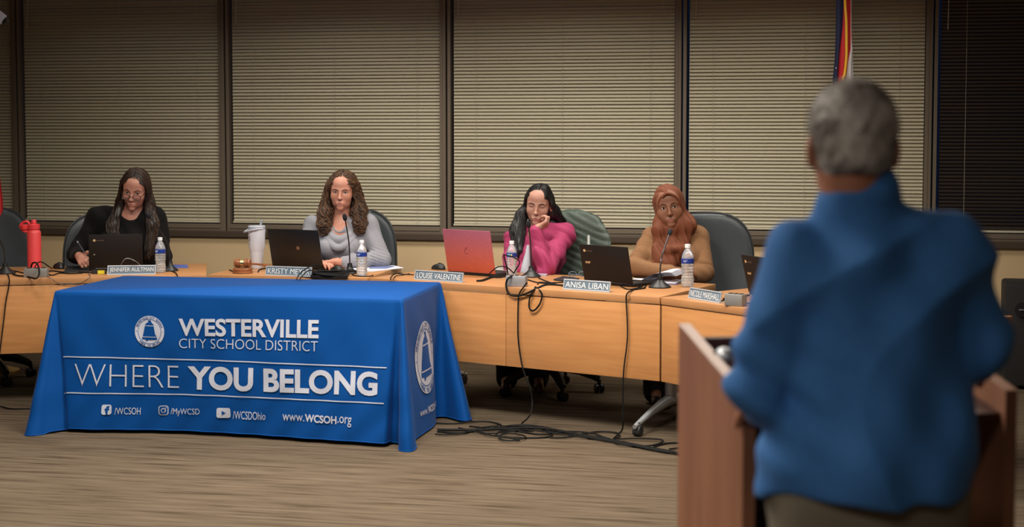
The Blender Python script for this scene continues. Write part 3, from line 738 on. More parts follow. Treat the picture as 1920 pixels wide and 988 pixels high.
# small things
def flat(name, pts, z0, z1, m_, label, cat, b=0, **k):
    P = [atz(x, y, DZ) for x, y in pts]; c = sum(P)/len(P)
    t_ = MB(); t_.prism([(q[0]-c[0], q[1]-c[1]) for q in P], z0, z1); o = t_.build(name, None, m_, False, label=label, cat=cat, **k); o.location = (c[0], c[1], DZ); return o
flat('folder', [(315, 503), (353, 502.5), (351, 497.5), (318, 497.5)], .0005, .005, mat('blue_folder', (.09, .13, .42), .6), 'thin blue folder right of the first water bottle', 'folder')
flat('document', [(606, 497), (650, 497.5), (640, 503), (612, 503)], .0005, .003, PAPER, 'white printed sheet under the curly-haired woman\'s forearm', 'paper')
flat('document', [(640, 509), (700, 509.5), (757, 503), (738, 498.5), (660, 499)], .0005, .004, PAPER, 'lowest white sheets spread right of the second water bottle', 'paper')
flat('document', [(692, 505), (724, 505), (740, 501), (700, 500)], .0045, .008, mat('blue_sheet', (.16, .2, .4), .7), 'blue-edged sheet lying on the white papers', 'paper')
flat('phone', [(1001, 517), (1024, 518), (1031, 513), (1008, 512)], .0005, .010, mat('pale_phone', (.45, .42, .52), .3), 'pale phone lying in front of the woman in pink', 'phone')
flat('tablet', [(1038, 526), (1070, 530), (1086, 524), (1056, 520)], .0005, .009, DARK, 'dark tablet behind the nameplate, right of the pink sweater', 'tablet')
flat('keyboard_cover', [(120, 512), (168, 511), (166, 501), (124, 501)], .0005, .008, DARK, 'dark folded tablet case beside the first mouse', 'case')
flat('document', [(928, 512), (950, 513), (950, 504), (930, 503)], .0005, .012, mat('grey_paper', (.5, .5, .46), .8), 'small stack of pale papers right of the pink laptop', 'paper')
flat('cable_pouch', [(582, 520), (652, 521), (655, 515), (600, 509), (584, 512)], .0005, .012, BLACK, 'flat black pouch under the cable heap beside the second nameplate', 'pouch', )
p = atz(1083, 523, DZ); t = thing('eyeglasses', 'folded eyeglasses lying left of the dark laptop', 'eyeglasses', (p[0], p[1], DZ+.01), .3)
mb = MB()
for sx in (-1, 1): mb.tube([(sx*.03+.024*cos(a), -.0, .018+.016*sin(a)) for a in np.linspace(0, 2*pi, 14)[:-1]], .002, 5, True)
mb.build('frame', t, mat('blue_grey_frame', (.16, .2, .26), .3)); 
mb = MB(); mb.tube([(-.054, .002, .02), (.03, .03, .008)], .002, 5); mb.build('temple', t, mat('blue_grey_frame', (0, 0, 0)))
# open notebook
p = atz(1226, 531, DZ); t = thing('notebook', 'open notebook with white pages lifting in front of the headscarf', 'notebook', (p[0], p[1], DZ+.0005), R_(-8))
MB().box(-.145, .0, -.05, .12, 0, .006, .001).build('cover', t, mat('notebook_cover', (.18, .2, .35), .6))
MB().box(.0, .14, -.05, .12, 0, .006, .001).build('cover', t, mat('notebook_cover', (.18, .2, .35), .6))
MB().box(-.14, .135, -.046, .116, .006, .012, .001).build('page_block', t, PAPER)
for k in range(5):
    V = []; F = []; N = 8
    for i in range(N+1):
        u = i/N; x = -.045+.155*u*(1-.02*k)+.01*k; z = .012+(.075-.006*k)*(1-(1-u)**2)*(1-.15*u)
        V += [(x-.03*(1-u), -.045, z*.9), (x+.02, .11, z)]
    for i in range(N): F.append((2*i, 2*i+1, 2*i+3, 2*i+2))
    meshdata('page', V, F, PAPER, t)
# pen adapter with yellow tag
p = atz(188, 513.5, DZ); t = thing('adapter', 'small black adapter with a yellow tag left of the first nameplate', 'adapter', (p[0], p[1], DZ+.0005), R_(14))
MB().box(-.05, .035, -.01, .02, 0, .022, .003).build('adapter_body', t, DARK)
MB().box(-.012, .028, -.0125, -.009, .001, .022).build('tag', t, mat('yellow_tag', (.75, .65, .03), .5), False)

# ------------------------------------------------------------------ cables
def cable(name, pts, label, r=.0035, group='black cables on the desks and floor', n=6, m_=RUBBER):
    P = spline(pts, n); mb = MB(); mb.tube(P, r, 6); return mb.build(name, None, m_, label=label, cat='cable', group=group)
def dz(x, y, z=.004): p = atz(x, y, DZ+z); return p
def fz(x, y, z=.006): return atz(x, y, z)
def dd(x, y, D): return atd(x, y, D)
def df(x, y, off=.012):
    """point just in front of the desk front that stands under this pixel"""
    o, a = (P1, A1) if x < 389 else ((P1, 0) if x < 691 else ((P2, A3) if x < 1250 else (P3, A4)))
    n = np.array([sin(a), -cos(a)]); o = o+n*off; r = ray(x, y)
    return CP+r*(((o-CP[:2])@n)/(r[:2]@n))
def dep(x, y): p = atz(x, y, DZ); return float((p-CP)@fw)
cable('cable', [dz(12, 511), dz(16, 517), dz(17, 522, .006), df(17.5, 528), df(15, 545), df(11, 565), df(7, 600), df(2, 640), df(-4, 690)], 'black cable hanging down the left desk front')
cable('cable', [dz(22, 507), dz(33, 509), dz(45, 512)], 'black cable from the leftmost microphone to the grey box')
cable('cable', [dz(24, 514), dz(34, 517), dz(48, 518), dd(60, 521, 8.25), dd(68, 522, 8.22), dd(73, 515, 8.25), dd(73, 504, 8.3), dd(70, 495, 8.38), dd(65, 492, 8.4), dd(60, 495, 8.42), dd(58, 503, 8.45)], 'black cable looping over the grey box by the coral bottle', .005)
cable('cable', [dd(64, 504, 8.4), dd(68, 496, 8.45), dd(74, 491, 8.5), dd(82, 493, 8.55), dd(92, 500, 8.6), dz(97, 503)], 'black cable arching from the grey box to the first mouse')
cable('cable', [dz(88, 509), dz(100, 508), dz(118, 510), dz(140, 509.5), dz(160, 511), dz(176, 511)], 'black cable lying along the desk left of the first laptop', .0045)
cable('cable', [dz(88, 513), dz(98, 516), dz(112, 512), dz(132, 513), dz(155, 512)], 'black cable curling beside the first grey box')
cable('cable', [dz(88, 517), dz(96, 522), df(108, 530), df(130, 531.5), df(152, 530), dd(166, 522, 8.3), dz(169, 517), dz(166, 512)], 'thin grey cable drooping over the left desk edge', .0022, m_=mat('grey_cable', (.16, .14, .13), .5))
cable('cable', [dz(222, 506), dd(228, 494, 8.55), dd(234, 486, 8.5), dd(243, 485, 8.5), dd(256, 491, 8.5), dz(266, 500)], 'grey cable arching in front of the first laptop', .0025, m_=mat('grey_cable2', (.3, .3, .31), .5))
cable('cable', [dz(322, 508), dz(330, 512), dz(333, 518)], 'black cable beside the first water bottle, running over the desk edge')
cable('cable', [dz(430, 506), dz(440, 509), dz(448, 506)], 'short black cable left of the gavel')
cable('cable', [dz(484, 510), dz(486, 506), dz(497, 503), dz(505, 503)], 'short black cable right of the gavel')
cable('cable', [dd(556, 524, 8.05), dd(562, 513, 8.1), dd(575, 503, 8.2), dd(590, 497, 8.3), dd(603, 499, 8.4), dz(612, 508)], 'black cable over the nameplate by the gavel')
cable('cable', [dd(562, 524, 8.05), dd(568, 516, 8.1), dd(580, 507, 8.2), dz(596, 510), dz(612, 514)], 'second black cable over the nameplate by the gavel')
for k in range(5):
    a = k*.5; c = atz(614+4*k, 514-1.5*k, DZ+.016+.004*k)
    P = [c+np.array([(.085+.008*k)*cos(t), (.05+.006*sin(k))*sin(t+a), .004*sin(2*t+k)]) for t in np.linspace(0, 2*pi, 9)[:-1]]
    mb = MB(); mb.tube(spline(P, 5, True), .0045, 6, True); mb.build('cable', None, RUBBER, label='coil %s of the black cable heap beside the second nameplate' % ['at the bottom', 'second from the bottom', 'in the middle', 'second from the top', 'at the top'][k], cat='cable', group='black cables on the desks and floor')
cable('cable', [dz(660, 513), dz(667, 517), dz(690, 518), dz(700, 516)], 'black cable in front of the second water bottle', .003)
cable('cable', [dd(732, 524, 8.0), dz(734, 518), dz(742, 513), dz(756, 514), dz(776, 515)], 'black cable left of the nameplate by the pink laptop', .003)
cable('cable', [dd(737, 524, 8.0), dz(741, 518), dz(752, 516), dz(768, 513)], 'thin second cable left of the nameplate by the pink laptop', .0025)
cable('cable', [dz(894, 527), dz(905, 526), dz(922, 520), dz(935, 520), dz(948, 518)], 'flat black strap lying in front of the pink laptop', .008)
cable('cable', [dd(917, 514, 8.3), dd(925, 506, 8.25), dd(936, 500, 8.2), dd(950, 501, 8.2), dd(962, 511, 8.25)], 'black cable arching left of the bottle with coloured dots')
cable('cable', [dd(953, 516, 8.25), dd(950, 500, 8.2), dd(945, 480, 8.2), dd(948, 478, 8.2), dd(962, 482, 8.2), dd(972, 488, 8.2), dd(974, 494, 8.2), dd(968, 504, 8.2), dd(963, 513, 8.22)], 'black cable looped in front of the bottle with coloured dots', .0042)
cable('cable', [dz(962, 517, .06), df(953, 522), df(949, 532), df(951, 545), df(958, 553), df(970, 555), df(985, 551), df(998, 545), dz(1010, 539), dz(1025, 534), dz(1056, 535)], 'thick black cable looping over the desk edge below the grey box', .0055)
cable('cable', [df(988, 530), df(982, 538), df(975, 548), df(972, 560), df(971, 600), df(972, 640), df(980, 690), df(994, 728), df(998, 755), dd(994, 778, 7.7), fz(978, 794)], 'long black cable hanging from the power box to the floor', .0042)
cable('cable', [dz(1004, 538), df(998, 547), df(993, 560), df(992, 575), df(996, 582), df(1003, 581), df(1012, 570), df(1016, 556), df(1014, 547), dz(1006, 539)], 'black cable loop hanging over the desk front', .005)
cable('cable', [dz(988, 524), dz(1005, 529), dz(1020, 531), dz(1048, 534), dz(1060, 536)], 'upper black cable running to the dark laptop')
cable('cable', [dz(1010, 521), dz(1024, 527), dz(1040, 532), dz(1058, 537)], 'middle black cable running to the dark laptop')
cable('cable', [dz(1008, 533), dz(1012, 529), dz(1030, 530), dz(1060, 529)], 'thin black cable curling behind the nameplate')
cable('cable', [dz(1143, 525), dz(1152, 529), dz(1165, 537), dz(1176, 542), dz(1190, 541), dz(1206, 536)], 'black cable from the dark laptop to the microphone by the headscarf')
cable('cable', [dz(1210, 540), dz(1196, 542), dz(1186, 544), df(1177, 549), df(1174, 560), df(1176, 600), df(1176, 640), df(1169, 700), df(1168, 760), df(1168, 795), fz(1165, 808), fz(1150, 822)], 'long black cable hanging down the desk front to the castered foot', .0042)
cable('cable', [dz(1196, 535), dz(1203, 531), dz(1212, 534), dz(1206, 540), dz(1198, 538)], 'black cable ring beside the microphone by the headscarf')
cable('cable', [dz(1356, 560), dz(1372, 556), dz(1390, 556), dz(1405, 553)], 'black cable behind the rightmost grey box', .004)
cable('cable', [dz(1350, 566), dz(1358, 562), dz(1375, 560), dz(1400, 560)], 'second black cable behind the rightmost grey box', .0035)
cable('cable', [dz(1390, 567), dz(1400, 568), dz(1420, 570)], 'short cable right of the rightmost grey box', .003)
# floor cables
random.seed(3)
cable('cable', [fz(820, 806, .01), fz(850, 806, .012), fz(900, 806, .012), fz(960, 803, .012), fz(1020, 803, .012), fz(1080, 814, .012), fz(1150, 826, .012), fz(1220, 840, .012), fz(1290, 853, .012)], 'thick black cable bundle crossing the carpet', .008, 'black cables trailing on the carpet')
FC = [[(820, 809), (860, 812), (905, 806), (960, 798), (1010, 802), (1036, 812), (1020, 820), (960, 820), (930, 815), (950, 806), (1000, 808)],
      [(816, 793), (850, 794), (880, 791), (905, 790), (925, 792), (940, 797), (942, 803)],
      [(816, 814), (840, 815), (868, 812), (890, 805), (915, 800), (935, 799)],
      [(900, 808), (915, 815), (945, 820), (975, 823), (985, 818), (965, 813), (942, 814), (936, 821), (950, 826), (975, 825)],
      [(880, 799), (930, 804), (975, 809), (1010, 814), (1034, 812), (1030, 803), (990, 797), (955, 798), (940, 805)],
      [(1030, 820), (1060, 820), (1100, 812), (1130, 809), (1158, 812), (1160, 819), (1145, 825), (1120, 824), (1080, 814)],
      [(1040, 811), (1070, 809), (1110, 812), (1130, 819), (1145, 823)],
      [(1150, 828), (1170, 834), (1210, 836), (1235, 832), (1243, 826), (1230, 823), (1190, 822), (1160, 823)],
      [(1225, 838), (1245, 832), (1270, 830), (1300, 832)], [(1255, 842), (1275, 840), (1300, 844)],
      [(860, 802), (900, 811), (930, 812), (990, 806), (1045, 813), (1100, 820), (1170, 832), (1240, 846), (1280, 850)]]
where = ['coiled widest in the middle of the carpet', 'nearest the blue cloth', 'running under the blue cloth', 'in the small front coil', 'in the oval coil', 'looping toward the castered foot', 'in the low arc left of the castered foot', 'looping right of the castered foot', 'near the lectern, upper', 'near the lectern, lower', 'alongside the thick bundle']
for k, L_ in enumerate(FC): cable('cable', [fz(x, y, .006+.002*(k % 4)) for x, y in L_], 'thin black floor cable '+where[k], .0045, 'black cables trailing on the carpet')
cable('cable', [fz(-20, 765), fz(0, 762), fz(20, 766), fz(60, 766), fz(110, 765)], 'thin black cable on the carpet at the left edge', .004, 'black cables trailing on the carpet')

# ------------------------------------------------------------------ flags
def flag(px, py, D, label, stripes, zt=2.75, zb=1.5, width=.13, rz=0):
    p = atd(px, py, D); t = thing('flag', label, 'flag', (p[0], p[1], 0), YAW+rz)
    MB().tube([(0, .0, .02), (0, .0, zt)], .012, 8).build('flag_pole', t, mat('oak_pole', (.35, .2, .08), .4))
    MB().lathe([(.15, 0), (.15, .02), (.05, .05), (.03, .09)], 24).build('flag_stand', t, mat('brass_stand', (.5, .36, .14), .35, .8))
    return t
def cloth_panel(name, t, cols, m_):
    """cols: list of (x_top, x_bottom, y) hanging edges; builds a folded strip between z rows"""
t = flag(1588, 100, 9.0, 'american flag hanging furled on its pole behind the standing man', None, 2.78)
NAVY = mat('flag_navy', (.01, .015, .06), .75); REDF = mat('flag_red', (.52, .012, .018), .7); WHF = mat('flag_white', (.75, .73, .76), .75); FR_ = mat('gold_fringe', (.95, .50, .04), .7, bump=(300, 1))
def fx_(px, py): p = atd(px, py, 8.93); q = p-np.array(t.location); return q@rt, q[2]
def panel(name, L_, R2, m_, y0, fold=.02, zend=.95, **kw):
    """L_,R2 pixel polylines (top->bottom) for left and right outline"""
    V = []; F = []; N = 26; M = 6
    ly = np.array([fx_(*p) for p in L_]); ry = np.array([fx_(*p) for p in R2])
    zs = np.linspace(max(ly[0, 1], ry[0, 1]), zend, N)
    for z in zs:
        a = np.interp(-z, -ly[:, 1], ly[:, 0]); b_ = np.interp(-z, -ry[:, 1], ry[:, 0])
        for k in range(M+1): u = k/M; V.append((a+(b_-a)*u, y0-fold*sin(pi*u)-.006*sin(z*6+u*5), z))
    for z in zs:
        a = np.interp(-z, -ly[:, 1], ly[:, 0]); b_ = np.interp(-z, -ry[:, 1], ry[:, 0])
        for k in range(M+1): u = k/M; V.append((a+(b_-a)*u, y0-fold*sin(pi*u)-.006*sin(z*6+u*5)+.004, z))
    n = M+1; o = N*n
    for j in range(N-1):
        for k in range(M): q = (j*n+k, (j+1)*n+k, (j+1)*n+k+1, j*n+k+1); F.append(q); F.append(tuple(i+o for i in q[::-1]))
    for j in range(N-1):
        for k in (0, M): F.append((j*n+k, j*n+k+o, (j+1)*n+k+o, (j+1)*n+k))
    return meshdata(name, V, F, m_, t, **kw)
panel('flag_canton', [(1569, -45), (1569.5, 0), (1570, 60), (1569, 110), (1566, 150), (1560, 400)], [(1584, -45), (1584, 60), (1578, 100), (1574, 160), (1574, 400)], NAVY, -.02, label='navy canton')
panel('flag_stripe', [(1582, -45), (1582, 40), (1577, 80), (1573, 150), (1572, 400)], [(1597, -45), (1597, 0), (1600, 50), (1603, 85), (1596, 115), (1590, 150), (1588, 400)], REDF, -.012, label='red stripe')
panel('flag_stripe', [(1598, -45), (1598, 90), (1592, 115), (1588, 150), (1585, 400)], [(1599, -45), (1601, 70), (1604, 90), (1606, 150), (1608, 400)], WHF, .0, label='white stripe')
fp = [fx_(*p) for p in [(1585, -40), (1584, 0), (1587, 40), (1588, 80), (1588, 110), (1585, 140), (1582, 160), (1580, 300)]]
MB().tube(spline([(x, -.055, z) for x, z in fp], 6), .0085, 8).build('gold_fringe', t, FR_)
MB().add(*(lambda c: ([(c[0]+.006*cos(pi/2+i*pi/5)*(1 if i % 2 == 0 else .4), -.047, c[1]+.006*sin(pi/2+i*pi/5)*(1 if i % 2 == 0 else .4)) for i in range(10)], [list(range(10))]))(fx_(1569.5, 127))).build('flag_star', t, WHF, False)
# left flag: only its lower tip shows
t = flag(-14, 390, 9.35, 'red flag fold on its stand at the left edge', None, 2.6)
def fx_(px, py): p = atd(px, py, 9.3); q = p-np.array(t.location); return q@rt, q[2]
panel('flag_cloth', [(-34, -40), (-30, 200), (-25, 360), (-20, 480)], [(-14, -40), (-8, 250), (-1, 345), (2.5, 385), (1, 402), (-10, 430), (-14, 480)], REDF, -.02)
# white paper tag with clip on the leftmost blind, upper left corner
p = atd(4, 35, 9.55); t = thing('paper_tag', 'small white paper tag with a dark clip at the upper left corner', 'tag', p, YAW)
mb = MB(); mb.T = Matrix.Rotation(R_(38), 4, 'Y'); mb.box(-.06, .015, -.002, .002, -.035, .035); mb.build('tag_card', t, mat('tag_white', (.5, .5, .6), .7), False)
mb = MB(); mb.T = Matrix.Rotation(R_(38), 4, 'Y'); mb.box(.012, .035, -.006, .004, -.02, .02, .003); mb.tube([(.03, 0, .01), (.05, 0, .012)], .004, 6); mb.build('clip', t, BLACK)

# ------------------------------------------------------------------ black case at the right edge
p = atz(1905, 706, 0); p = aty(1886, 620, 9.1)
t = thing('loudspeaker', 'black loudspeaker cabinet behind the man at the right edge', 'loudspeaker', (p[0], 9.15, 0), R_(-4))
MB().box(0, .55, 0, .35, .02, .66, .02).build('cabinet', t, mat('black_tolex', (.010, .009, .009), .8, bump=(300, .3)))
MB().lathe([(.045, 0), (.045, .012), (.03, .016)], 20, (.10, -.016, .50), 'y').build('handle_cup', t, BLACK)
MB().box(.08, .12, -.03, -.012, .495, .505, .003).build('handle', t, GREYMET)

# ------------------------------------------------------------------ lectern
def lp(px, py, D): return atd(px, py, D)
A = lp(1272, 700, 3.50); B = lp(1394, 700, 3.02)
ang = math.atan2(A[1]-B[1], A[0]-B[0])-pi/2   # local +Y points away from the speaker
LZ0 = lp(1274, 609, 3.50)[2]; LZ1 = lp(1394, 752, 3.02)[2]
dp = math.hypot(A[0]-B[0], A[1]-B[1]); LWD = .63
t = thing('lectern', 'reddish brown wooden lectern in front of the standing man', 'lectern', (B[0], B[1], 0), ang)
def sidep(x0, x1):
    mb = MB(); mb.add([(x0, 0, 0), (x0, dp, 0), (x0, dp, LZ0), (x0, 0, LZ1), (x1, 0, 0), (x1, dp, 0), (x1, dp, LZ0), (x1, 0, LZ1)],
       [(0, 3, 2, 1), (4, 5, 6, 7), (0, 1, 5, 4), (1, 2, 6, 5), (0, 4, 7, 3), (3, 7, 6, 2)])
    o = mb.build('side_panel', t, MAHOG, False)
    mb = MB(); mb.add([(x0, 0, LZ1), (x1, 0, LZ1), (x1, dp, LZ0), (x0, dp, LZ0), (x0, 0, LZ1+.004), (x1, 0, LZ1+.004), (x1, dp, LZ0+.004), (x0, dp, LZ0+.004)], [(4, 5, 6, 7), (0, 1, 5, 4), (1, 2, 6, 5), (2, 3, 7, 6), (3, 0, 4, 7)])
    mb.build('edge_band', o, MAHOGEDGE, False)
sidep(0, .028); sidep(LWD-.028, LWD)
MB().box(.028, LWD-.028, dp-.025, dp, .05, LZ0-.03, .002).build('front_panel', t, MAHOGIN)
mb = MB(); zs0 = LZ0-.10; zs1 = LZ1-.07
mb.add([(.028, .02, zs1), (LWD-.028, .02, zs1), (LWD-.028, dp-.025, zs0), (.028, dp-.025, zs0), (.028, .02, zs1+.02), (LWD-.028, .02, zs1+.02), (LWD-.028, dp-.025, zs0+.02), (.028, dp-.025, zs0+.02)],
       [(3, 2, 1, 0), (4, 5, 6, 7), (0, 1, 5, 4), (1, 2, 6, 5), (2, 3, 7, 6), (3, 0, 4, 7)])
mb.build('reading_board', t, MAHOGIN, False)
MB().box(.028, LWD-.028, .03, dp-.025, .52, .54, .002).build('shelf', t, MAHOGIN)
MB().box(0, LWD, .0, dp, .0, .05, .002).build('plinth', t, MAHOG)
p = lp(1358, 668, 3.30)
t = thing('reading_lamp', 'small silver and black gooseneck lamp on the lectern', 'lamp', p, ang)
MB().sphere((0, 0, 0), (.022, .03, .022), 14).build('lamp_head', t, SILVER)
MB().tube(spline([(-.018, .0, .01), (-.028, .01, -.02), (-.018, .02, -.05), (.01, .03, -.075)], 6), .008, 8).build('lamp_arm', t, BLACK)
#@@PEOPLE
# ================================================================== people: one continuous surface per body (implicit rounded shapes -> mesh)
def unit(v): v = np.array(v, float); return v/(np.linalg.norm(v)+1e-12)
def cone(a, b, ra, rb, k=.02, op=1): return dict(t='c', a=np.array(a, float), b=np.array(b, float), ra=ra, rb=rb, k=k, op=op)
def ell(c, r, k=.02, op=1, R=None): return dict(t='e', c=np.array(c, float), r=np.array(r, float), R=np.eye(3) if R is None else R, k=k, op=op)
def chain(P, r, k=.02, op=1): return [cone(P[i], P[i+1], r[i], r[i+1], k, op) for i in range(len(P)-1)]
def sd(p, P):
    if p['t'] == 'c':
        ab = p['b']-p['a']; L2 = ab@ab+1e-12
        t = np.clip(((P-p['a'])@ab)/L2, 0, 1); d = P-p['a']-t[..., None]*ab
        return np.sqrt((d*d).sum(-1))-(p['ra']+(p['rb']-p['ra'])*t)
    q = (P-p['c'])@p['R'].T; a = q/p['r']; k0 = np.sqrt((a*a).sum(-1)); k1 = np.sqrt(((a/p['r'])**2).sum(-1))+1e-9
    return k0*(k0-1)/k1
def bb(p):
    m_ = p['k']+.02
    if p['t'] == 'c': r = max(p['ra'], p['rb'])+m_; return np.minimum(p['a'], p['b'])-r, np.maximum(p['a'], p['b'])+r
    r = np.sqrt(((p['R'].T*p['r'])**2).sum(1))+m_; return p['c']-r, p['c']+r
def comb(D, d, p):
    k = p['k']
    if p['op'] > 0: h = np.maximum(k-np.abs(D-d), 0)/k; return np.minimum(D, d)-h*h*k*.25
    d = -d; h = np.maximum(k-np.abs(D-d), 0)/k; return np.maximum(D, d)+h*h*k*.25
def evalp(prims, P):
    D = np.full(P.shape[:-1], .2)
    for p in prims: D = comb(D, sd(p, P), p)
    return D
def axis_pts(lo, hi, fine, coarse, zones):
    out = [lo]
    while out[-1] < hi:
        x = out[-1]; out.append(x+(fine if any(a <= x <= b for a, b in zones) else coarse))
    return np.array(out)
def nets(prims, fine=.0048, coarse=.009, zx=None, zy=None, zz=None, disp=None):
    lo = np.min([bb(p)[0] for p in prims if p['op'] > 0], 0); hi = np.max([bb(p)[1] for p in prims if p['op'] > 0], 0)
    ax = [axis_pts(lo[i], hi[i], fine, coarse, z if z is not None else [(-9, 9)]) for i, z in enumerate((zx, zy, zz))]
    n = [len(a) for a in ax]; D = np.full(n, .2, np.float32)
    for p in prims:
        a, b_ = bb(p); s0 = [max(np.searchsorted(ax[i], a[i])-1, 0) for i in range(3)]; s1 = [min(np.searchsorted(ax[i], b_[i])+1, n[i]) for i in range(3)]
        if any(s1[i] <= s0[i] for i in range(3)): continue
        sl = tuple(slice(s0[i], s1[i]) for i in range(3))
        G = np.stack(np.meshgrid(*[ax[i][sl[i]] for i in range(3)], indexing='ij'), -1)
        D[sl] = comb(D[sl], sd(p, G), p)
    if disp is not None:
        mk_ = np.argwhere(np.abs(D) < .035)
        P = np.stack([ax[i][mk_[:, i]] for i in range(3)], -1); D[tuple(mk_.T)] += disp(P)
    # surface nets
    ins = D < 0
    cnt = np.zeros([k-1 for k in n], np.uint8)
    for dx in (0, 1):
        for dy in (0, 1):
            for dz_ in (0, 1): cnt += ins[dx:n[0]-1+dx, dy:n[1]-1+dy, dz_:n[2]-1+dz_]
    act = (cnt > 0) & (cnt < 8); I = np.argwhere(act); idx = np.full(act.shape, -1, np.int64); idx[act] = np.arange(len(I))
    offs = [(x, y, z) for x in (0, 1) for y in (0, 1) for z in (0, 1)]
    cv = {o: D[I[:, 0]+o[0], I[:, 1]+o[1], I[:, 2]+o[2]].astype(float) for o in offs}
    acc = np.zeros((len(I), 3)); num = np.zeros(len(I))
    for o in offs:
        for k in range(3):
            if o[k] == 0:
                o2 = list(o); o2[k] = 1; o2 = tuple(o2); a, b_ = cv[o], cv[o2]; m_ = (a < 0) != (b_ < 0)
                t = np.where(m_, a/(a-b_+1e-12), 0); pos = np.tile(np.array(o, float), (len(I), 1)); pos[:, k] = t
                acc[m_] += pos[m_]; num += m_
    acc /= np.maximum(num, 1)[:, None]
    V = np.stack([ax[i][I[:, i]]+acc[:, i]*(ax[i][I[:, i]+1]-ax[i][I[:, i]]) for i in range(3)], -1)
    F = []
    for k in range(3):
        a, b_ = [(1, 2), (2, 0), (0, 1)][k]
        s0 = [slice(1, n[i]-1) for i in range(3)]; s0[k] = slice(0, n[k]-1); s1 = list(s0); s1[k] = slice(1, n[k])
        A = ins[tuple(s0)]; B = ins[tuple(s1)]; E_ = np.argwhere(A != B)
        if len(E_) == 0: continue
        base = E_.copy()
        for i in range(3):
            if i != k: base[:, i] += 1
        def cell(da, db):
            c = base.copy(); c[:, a] -= da; c[:, b_] -= db; return idx[c[:, 0], c[:, 1], c[:, 2]]
        q = np.stack([cell(1, 1), cell(0, 1), cell(0, 0), cell(1, 0)], -1)
        fl = ~A[tuple(E_.T)]
        q[fl] = q[fl][:, ::-1]; F.append(q)
    F = np.concatenate(F); F = F[(F >= 0).all(1)]
    return V, F
def netobj(name, prims, m_, parent, **k):
    kw = {q: k.pop(q) for q in ('fine', 'coarse', 'zx', 'zy', 'zz', 'disp') if q in k}
    V, F = nets(prims, **kw)
    me = bpy.data.meshes.new(name); me.vertices.add(len(V)); me.vertices.foreach_set('co', V.ravel().astype(np.float32))
    me.loops.add(F.size); me.loops.foreach_set('vertex_index', F.ravel().astype(np.int32))
    me.polygons.add(len(F)); me.polygons.foreach_set('loop_start', np.arange(0, F.size, 4, dtype=np.int32)); me.polygons.foreach_set('loop_total', np.full(len(F), 4, np.int32))
    me.polygons.foreach_set('use_smooth', np.ones(len(F), bool)); me.materials.append(m_); me.update(); me.validate()
    o = bpy.data.objects.new(name, me); C.objects.link(o); o.parent = parent
    return setp(o, **k)
def rot(yaw=0, pitch=0, roll=0):
    """yaw: + turns the face to the picture's right, pitch: + looks down, roll: + leans the crown to the picture's right (face looks along -y)"""
    y, p, r = R_(yaw), R_(pitch), R_(roll)
    Ry = np.array([[cos(r), 0, sin(r)], [0, 1, 0], [-sin(r), 0, cos(r)]])
    Rx = np.array([[1, 0, 0], [0, cos(p), -sin(p)], [0, sin(p), cos(p)]])
    Rz = np.array([[cos(y), -sin(y), 0], [sin(y), cos(y), 0], [0, 0, 1]])
    return Rz @ Ry @ Rx
def face_prims(w=1.0, jaw=1.0, male=False, ears=True, cheek=0.):
    """head in its own frame: origin between the ears at eye level, looking along -y"""
    p = [ell((0, .010, .032), (.073*w, .091, .084)), ell((0, -.030, -.012), (.064*w, .060, .085), .02), ell((0, -.034, -.068), (.050*w*jaw, .046, .040), .022),
         ell((0, -.080, -.099), (.020*jaw, .014, .014), .02), ell((0, -.036, .045), (.061*w, .052, .050), .02)]
    for s_ in (-1, 1):
        p += [ell((s_*.037*w, -.058+cheek*.3, -.030-cheek), (.023+cheek, .023, .022+cheek), .022), cone((s_*.045, -.070, .017), (s_*.013, -.083, .014), .0075, .0085, .012),
              ell((s_*.031, -.097, .000), (.017, .0155, .0105), .012, -1), ell((s_*.031, -.0685, -.001), (.0150, .0150, .0125), .003),
              cone((s_*.045, -.0745, .005+.001), (s_*.020, -.0795, .0065), .0045, .0045, .004),
              ell((s_*.0095, -.0965, -.0395), (.0075, .008, .0065), .006),
              ell((s_*.0765*w, .014, -.012), (.008, .019, .031), .008, 1, rot(-s_*-18)), ell((s_*.0855*w, .008, -.008), (.006, .010, .019), .006, -1, rot(-s_*-18))]
    p += [cone((0, -.084, .012), (0, -.105, -.032), .0065, .0085, .010), ell((0, -.1075, -.037), (.0105, .009, .0085), .007),
          ell((0, -.079, -.070), (.027, .016, .019), .014), cone((-.017, -.0905, -.067), (.017, -.0905, -.067), .0045, .0045, .005), cone((-.005, -.0945, -.0645), (.005, -.0945, -.0645), .004, .004, .004),
          cone((-.014, -.0905, -.0765), (.014, -.0905, -.0765), .0052, .0052, .005), cone((-.020, -.1015, -.0715), (.020, -.1015, -.0715), .003, .003, .004, -1)]
    if not ears: p = [q for q in p if abs((q['c'] if q['t'] == 'e' else q['a'])[0]) < .07]
    for s_ in (-1, 1): p.append(ell((s_*.0055, -.104, -.0465), (.0030, .005, .0022), .002, -1))
    return p
def xf(prims, R, t, s=1.0):
    out = []
    for p in prims:
        q = dict(p); q['k'] = p['k']*s
        if p['t'] == 'c': q['a'] = R@(p['a']*s)+t; q['b'] = R@(p['b']*s)+t; q['ra'] *= s; q['rb'] *= s
        else: q['c'] = R@(p['c']*s)+t; q['r'] = p['r']*s; q['R'] = p['R']@R.T
        out.append(q)
    return out
def skin(name, c, c2, rough=.48): return mat(name, c, rough, sss=.12, col2=c2, scale=(26, 26, 26), ramp=(.35, .75), bump=(500, .06), bdist=.001)
